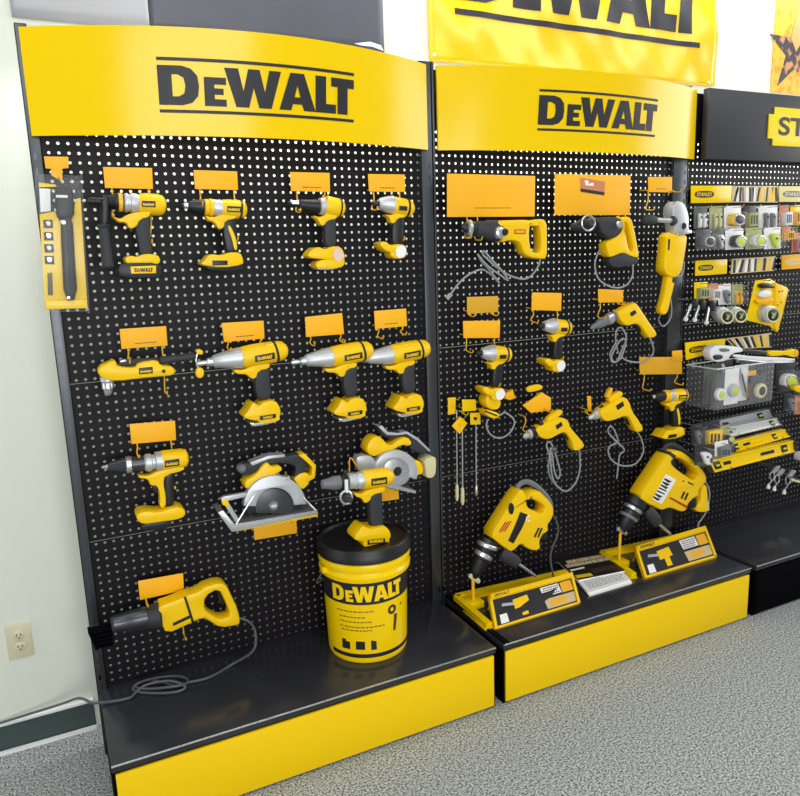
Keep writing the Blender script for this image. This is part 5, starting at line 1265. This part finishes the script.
build('face', S(f, arc(572, 364, 36, 0, 360, 20)[:-1], -.038, -.033, .001, 0), K, t_)
build('ring', MB().tube([f.p(572+42*math.cos(a), 364+46*math.sin(a), -.036) for a in [k*math.pi/9 for k in range(18)]], .0042, 8, 1, True), CR, t_)
build('print_star', S(f, [(558, 384), (566, 362), (556, 346), (576, 352), (592, 342), (584, 368), (572, 388)], -.0395, -.0378, 0, 0), LG, t_)
build('white_item', S(f, [(500, 220), (540, 196), (584, 206), (590, 236), (548, 250), (506, 244)], -.02, 0, .004, 1), WP, t_)
build('black_item', S(f, [(508, 160), (560, 150), (604, 170), (606, 190), (560, 184), (520, 190)], -.022, 0, .004, 1), K, t_)
build('orange_item', S(f, [(480, 262), (540, 262), (610, 250), (610, 276), (560, 292), (500, 292)], -.016, 0, .003, 1), OR, t_)
build('peg_wire', MB().tube([f.p(560, 136, .106), f.p(560, 136, -.03), f.p(560, 126, -.036)], .0022, 6, 1), SV, t_)

# --- clear bin with tools
f = F(670, 330, 6.15, -.16)
BI = F(670, 330, 6.15, -.035)
front = [f(282, 248), f(640, 186), f(640, 398), f(345, 512)]
zt_ = (front[0][1]+front[1][1])/2; zb_ = (front[2][1]+front[3][1])/2
xa, xb = front[0][0]-.0, front[1][0]
o_ = root('clear_bin', ((xa+xb)/2, -.09, zb_), 'clear plastic bin full of packaged tools, above the levels', 'bin')
yf = -.165; yk = -.004; xl = at(100, 0, -.02)[0]
def wall_(x0, x1, y0, y1, z0, z1): return MB().box(min(x0, x1), max(x0, x1), y0, y1, z0, z1, .0008)
build('front_wall', wall_(xa, xb, yf, yf+.003, zb_, zt_), CP, o_)
build('side_wall', wall_(xa, xa+.003, yf+.003, yk, zb_, zt_), CP, o_)
build('side_wall', wall_(xb-.003, xb, yf+.003, yk, zb_, zt_), CP, o_)
build('bin_floor', wall_(xa, xb, yf, yk, zb_-.003, zb_), CP, o_)
build('rim', MB().tube([(xa, yf, zt_), (xb, yf, zt_), (xb, yk, zt_), (xa, yk, zt_)], .0035, 8, 1, True), mat('clear_rim', 'DDE2E6', .15, spec=.8), o_)
mb = MB()
build('wall_hook', MB().box(xa+.03, xa+.05, -.006, .004, zt_-.02, zt_+.01).box(xb-.05, xb-.03, -.006, .004, zt_-.02, zt_+.01), SV, o_)
wbin = xb-xa; hbin = zt_-zb_
def inbin(u0, u1, v0, v1, yy, card, kind, col, label, top=None):
    """pack standing in the bin, u across and v up in fractions of the bin"""
    class G:
        y = yy
        def __call__(s, x, y): return (xa+wbin*x/100, zb_+hbin*(1-y/100))
        def p(s, x, y, dy=0.0): a = s(x, y); return (a[0], s.y+dy, a[1])
    g = G(); x0, x1, y0, y1 = u0, u1, 100-v1, 100-v0
    t_ = root('boxed_tool', (xa+wbin*(u0+u1)/200, yy, zb_+hbin*v0/100), label, 'package', 'packs standing in the clear bin')
    build('backing_card', S(g, [(x0, y0), (x1, y0), (x1, y1), (x0, y1)], 0, .002, .0005, 0), card, t_)
    if top: build('header_print', S(g, [(x0, y0), (x1, y0), (x1, y0+(y1-y0)*.25), (x0, y0+(y1-y0)*.25)], -.0012, 0, 0, 0), top, t_)
    cx2, cy2 = (x0+x1)/2, y0+(y1-y0)*.6; rr = (x1-x0)*.34
    if kind == 'tape':
        rv = rr*wbin/hbin
        e = [(cx2+rr*math.cos(a), cy2-rv*math.sin(a)) for a in [k*math.pi/10 for k in range(20)]]
        b_ = build('tape_case', S(g, e, -.022, -.001, .004, 0), col, t_)
        e = [(cx2+rr*.6*math.cos(a), cy2-rv*.6*math.sin(a)) for a in [k*math.pi/10 for k in range(20)]]
        build('round_face', S(g, e, -.0245, -.021, .001, 0), LM if col is not CR else K, b_)
    elif kind == 'bar':
        b_ = build('bar_tool', S(g, [(x0+(x1-x0)*.1, y0+8), (x0+(x1-x0)*.35, y0+6), (x1-(x1-x0)*.08, y1-12), (x1-(x1-x0)*.3, y1-6)], -.014, -.001, .004, 1), col, t_)
        build('bar_slot', S(g, [(x0+(x1-x0)*.3, y0+24), (x0+(x1-x0)*.38, y0+22), (x1-(x1-x0)*.25, y1-24), (x1-(x1-x0)*.33, y1-22)], -.0155, -.0135, .0005, 0), K, b_)
    else:
        b_ = build('boxed_item', S(g, [(x0+(x1-x0)*.15, y0+(y1-y0)*.3), (x1-(x1-x0)*.15, y0+(y1-y0)*.3), (x1-(x1-x0)*.12, y1-6), (x0+(x1-x0)*.12, y1-6)], -.02, -.001, .004, 0), col, t_)
        build('print_block', S(g, [(x0+(x1-x0)*.3, y0+(y1-y0)*.42), (x1-(x1-x0)*.3, y0+(y1-y0)*.42), (x1-(x1-x0)*.3, y0+(y1-y0)*.6), (x0+(x1-x0)*.3, y0+(y1-y0)*.6)], -.0215, -.0198, 0, 0), INK, b_)
inbin(2, 24, 2, 84, -.135, mat('dark_card', '45464C', .4), 'tape', WP, 'dark card with white tape case in the near corner of the bin')
inbin(26, 50, 2, 92, -.130, WC, 'tape', mat('silver_case', 'B8BCC0', .3), 'white card with silver tape case in the clear bin')
inbin(48, 72, 3, 96, -.112, WC, 'bar', SV, 'white card with a slanted silver bar tool in the clear bin')
inbin(70, 97, 2, 66, -.135, mat('dark_card', '45464C', .4), 'tape', CR, 'dark card with a pale ringed tape measure at the end of the bin')
inbin(66, 94, 4, 106, -.085, GP, 'box', OR, 'grey card with an orange boxed item rising over the bin rim')
inbin(8, 34, 3, 102, -.075, GP, 'box', GY, 'grey boxed tool behind the white tape case in the bin')
inbin(34, 62, 3, 106, -.06, mat('smoky_card', '4A4A50', .4), 'bar', WP, 'smoky card with white bar tool at the back of the bin')
# things lying across the bin
f = F(670, 330, 6.15, -.11)
def lie(name, label, cat, parts):
    P = f(*parts[0][1][0]); t_ = root(name, (P[0], f.y, P[1]), label, cat, PG)
    for nm, pts, m, d0, d1 in parts: build(nm, S(f, pts, d0, d1, .003, 1), m, t_)
lie('wrapped_tool', 'silver wrapped tool lying on top of the bin beside the lowest picture strip', 'package', [('wrapper', [(240, 96), (300, 90), (420, 104), (430, 132), (360, 140), (330, 186), (250, 196), (216, 150)], WP, -.02, .02), ('inner_part', [(270, 110), (330, 108), (350, 126), (290, 134)], GY, -.024, -.018), ('dark_end', [(236, 150), (300, 146), (300, 176), (244, 184)], DS, -.023, -.017)])
lie('long_square', 'long white and silver blade lying across the bin top', 'square', [('blade', [(352, 142), (470, 158), (730, 168), (736, 188), (560, 192), (360, 166)], WP, -.03, -.022), ('edge', [(352, 166), (560, 192), (736, 188), (736, 196), (560, 202), (352, 176)], SV, -.031, -.021)])
lie('yellow_handle_saw', 'thin dark saw with a yellow handle lying above the bin', 'saw', [('blade', [(430, 118), (590, 124), (600, 158), (440, 140)], DS, -.006, .0), ('handle', [(588, 128), (640, 124), (700, 130), (740, 112), (768, 124), (768, 156), (740, 168), (700, 150), (640, 160), (590, 158)], YH, -.014, .010), ('end_cap', [(748, 116), (772, 120), (772, 160), (750, 166)], OR, -.016, .012)])
f = F(670, 330, 6.15, -.06)
pack(f, 650, 768, 200, 380, mat('black_card', '2A2A30', .4), 'tape', WP, 'black card with a white tape case beyond the clear bin', sl=8)
f = F(660, 400, 5.686, -.06)

# --- spirit levels
def level(f, pts, m, label, dep, vials, stripe=None):
    P = [f(*q) for q in pts]
    def bl2(u, v): return tuple((P[3][i]*(1-u)+P[2][i]*u)*(1-v)+(P[0][i]*(1-u)+P[1][i]*u)*v for i in (0, 1))
    t_ = root('spirit_level', (P[3][0], f.y, P[3][1]), label, 'spirit level', 'spirit levels below the bin')
    b_ = build('beam', MB().slab(P, f.y-.009, f.y+.009, .001), m, t_)
    mb = MB()
    for v0, v1 in ((0, .12), (.88, 1)): mb.slab([bl2(0, v0), bl2(1, v0), bl2(1, v1), bl2(0, v1)], f.y-.014, f.y+.014, .001)
    build('flange', mb, m, t_)
    build('end_cap', MB().slab([bl2(.975, -.02), bl2(1.01, -.02), bl2(1.01, 1.02), bl2(.975, 1.02)], f.y-.015, f.y+.015, .001), K, t_)
    build('end_cap', MB().slab([bl2(-.01, -.02), bl2(.025, -.02), bl2(.025, 1.02), bl2(-.01, 1.02)], f.y-.015, f.y+.015, .001), K, t_)
    for u in vials:
        q_ = build('vial_frame', MB().slab([bl2(u-.035, .2), bl2(u+.035, .2), bl2(u+.035, .8), bl2(u-.035, .8)], f.y-.012, f.y-.008, .0008), K, t_)
        c_ = bl2(u, .5); build('vial', MB().lathe((c_[0]-.010, f.y-.013, c_[1]), (c_[0]+.010, f.y-.013, c_[1]), [(0, .003), (.1, .005), (.9, .005), (1, .003)], 10), LM, q_)
    if stripe:
        mb = MB()
        for u0, u1 in stripe: mb.slab([bl2(u0, .35), bl2(u1, .35), bl2(u1, .62), bl2(u0, .62)], f.y-.0097, f.y-.0088, 0)
        build('print_block', mb, INK, t_)
    for u in (.2, .82):
        c_ = bl2(u, 0); build('hook_arm', MB().tube([(c_[0], .006, c_[1]-.004), (c_[0], f.y-.014, c_[1]-.004), (c_[0], f.y-.02, c_[1]+.012)], .003, 6, 1), SV, t_)
    return t_
f = F(660, 400, 5.686, -.05); level(f, [(205, 142), (620, 48), (642, 92), (228, 186)], AL, 'topmost silver spirit level, furthest back against the pegboard', 0, (.82,), ((.3, .38),))
f = F(660, 400, 5.686, -.09); level(f, [(335, 162), (660, 98), (686, 136), (360, 214)], mat('pale_metal', 'E6E8EA', .3, metal=.4), 'pale spirit level with yellow edge, second from the top', 0, (.85,), ((.1, .16),))
f = F(660, 400, 5.686, -.13); level(f, [(395, 240), (705, 162), (736, 202), (412, 296)], YH, 'yellow spirit level behind the longest yellow one', 0, (.06, .74), ((.18, .30),))
f = F(660, 400, 5.686, -.17); level(f, [(250, 346), (756, 225), (764, 288), (284, 412)], YH, 'longest and frontmost yellow spirit level, lowest of the four', 0, (.09, .86), ((.16, .24), (.58, .74)))
f = F(660, 400, 5.686, -.13)
for a in ((176, 232, 140, 260, mat('black_card', '2A2A30', .4), 'clip', GY, 'black card with grey clamp beside the topmost level'),
          (240, 340, 128, 262, mat('black_card', '2A2A30', .4), 'box', Y, 'black pack with yellow tool hanging before the silver level'),
          (344, 396, 150, 262, LG, 'tape', K, 'narrow pale card with black tape between the levels')):
    pack(f, *a[:7], a[7], sl=10)
f = F(660, 400, 5.686, -.19)
for a in ((196, 300, 262, 372, mat('black_card', '2A2A30', .4), 'clip', WP, 'black card with white clamp hanging just over the longest level'),
          (312, 388, 240, 322, WC, 'box', GY, 'white card with grey item hanging over the longest level')):
    pack(f, *a[:7], a[7], sl=14)

# --- spring clamps and goods at the edge
f = F(740, 440, 13.27, -.12)
for i, (x0, y0, x1, y1) in enumerate(((480, 345, 375, 640), (545, 385, 455, 668), (690, 400, 585, 712))):
    o_ = f(x1, y1); t_ = root('spring_clamp', (o_[0], f.y, o_[1]), ('silver spring clamp closest to the levels end, below them', 'silver spring clamp between two others, below the levels', 'silver spring clamp nearest the picture edge, below the levels')[i], 'clamp', 'silver spring clamps below the levels')
    build('upper_jaw', S(f, [(x0-10, y0-10), (x0+46, y0+6), (x0+20, y0+60), (x0-44, y0+104), (x0-76, y0+80), (x0-40, y0+30)], -.006, .006, .002, 1), SV, t_)
    mx, my = x0-60, y0+120
    build('loop', MB().tube([f.p(x0-60, y0+70, 0), f.p(x0-86, y0+120, 0), f.p(x0-80, y0+168, 0), f.p(x0-48, y0+190, 0), f.p(x0-26, y0+150, 0), f.p(x0-30, y0+90, 0)], .0035, 8, 3, False), SV, t_)
    build('lower_arm', Lz(f, (x0-50, y0+180), (x1, y1-40), [(0, .0035), (1, .0045)], 8), SV, t_)
    build('pad', Lz(f, (x1+6, y1-60), (x1-4, y1+8), [(0, .004), (.5, .008), (.9, .0095), (1, .006)], 12), WP, t_)
    build('peg_wire', MB().tube([f.p(x0, y0+10, .126), f.p(x0, y0+10, -.01), f.p(x0, y0-2, -.016)], .0022, 6, 1), SV, t_)
f = F(670, 330, 6.15, -.13)
for a in ((700, 762, 390, 500, mat('black_card', '2A2A30', .4), 'clip', GY, 'black card with dark pliers beyond the levels'),
          (768, 860, 395, 520, PK, 'clip', WP, 'rose edged card with white pliers at the edge of view')):
    pack(f, *a[:7], a[7], sl=10)
o_ = f(800, 420)
t_ = root('utility_tool', (o_[0], f.y, o_[1]), 'yellow gripped hand tool hanging at the edge of view above the rose card', 'hand tool', PG)
build('grip', S(f, [(748, 350), (780, 336), (880, 340), (880, 384), (790, 386), (752, 372)], -.014, .014, .005), Y, t_)
build('jaw', S(f, [(756, 376), (800, 388), (850, 388), (846, 410), (790, 408), (752, 392)], -.008, .008, .003), DS, t_)
build('peg_wire', MB().tube([f.p(800, 340, .136), f.p(800, 340, -.01), f.p(800, 330, -.016)], .0022, 6, 1), SV, t_)
f = F(740, 440, 13.27, -.16)
o_ = f(800, 560)
t_ = root('hook_rail_tool', (o_[0], f.y, o_[1]), 'pale curved bar clamp reaching out of view beside the spring clamps', 'clamp', PG)
build('bar', MB().tube([f.p(690, 525), f.p(740, 545), f.p(800, 556), f.p(900, 556)], .006, 8, 3), CR, t_)
build('pad', Lz(f, (690, 515), (700, 545), [(0, .006), (.5, .010), (1, .006)], 10), CR, t_)
build('arm', MB().tube([f.p(840, 556, 0), f.p(840, 520, .08), f.p(840, 500, .165)], .003, 6, 1), SV, t_)
o_ = f(780, 250)
t_ = root('white_tape_roll', (o_[0], f.y, o_[1]), 'white roll hanging at the edge of view beside the level ends', 'roll', PG)
build('roll', Lz(f, (800, 215), (800, 215.1), [(0, .018), (.1, .022), (.9, .022), (1, .018)], 20, -.02, .02), WP, t_)
build('core', Lz(f, (800, 215), (800, 215.1), [(0, .009), (1, .009)], 16, -.024, .024), K, t_)
build('peg_wire', MB().tube([f.p(800, 215, .166), f.p(800, 215, -.02), f.p(800, 205, -.03)], .0022, 6, 1), SV, t_)

# the tools seen at a slant are slimmer than their outlines
for o in COL.objects:
    if o.parent: continue
    n = o.name.split('.')[0]
    if n == 'angle_grinder': o.scale = (.76, .72, 1)
    elif n == 'demolition_hammer': o.scale = (.95, .72, .99)
    elif n in ('rotary_hammer', 'corded_drill', 'corded_hammer_drill'): o.scale = (.93, .75, .98)
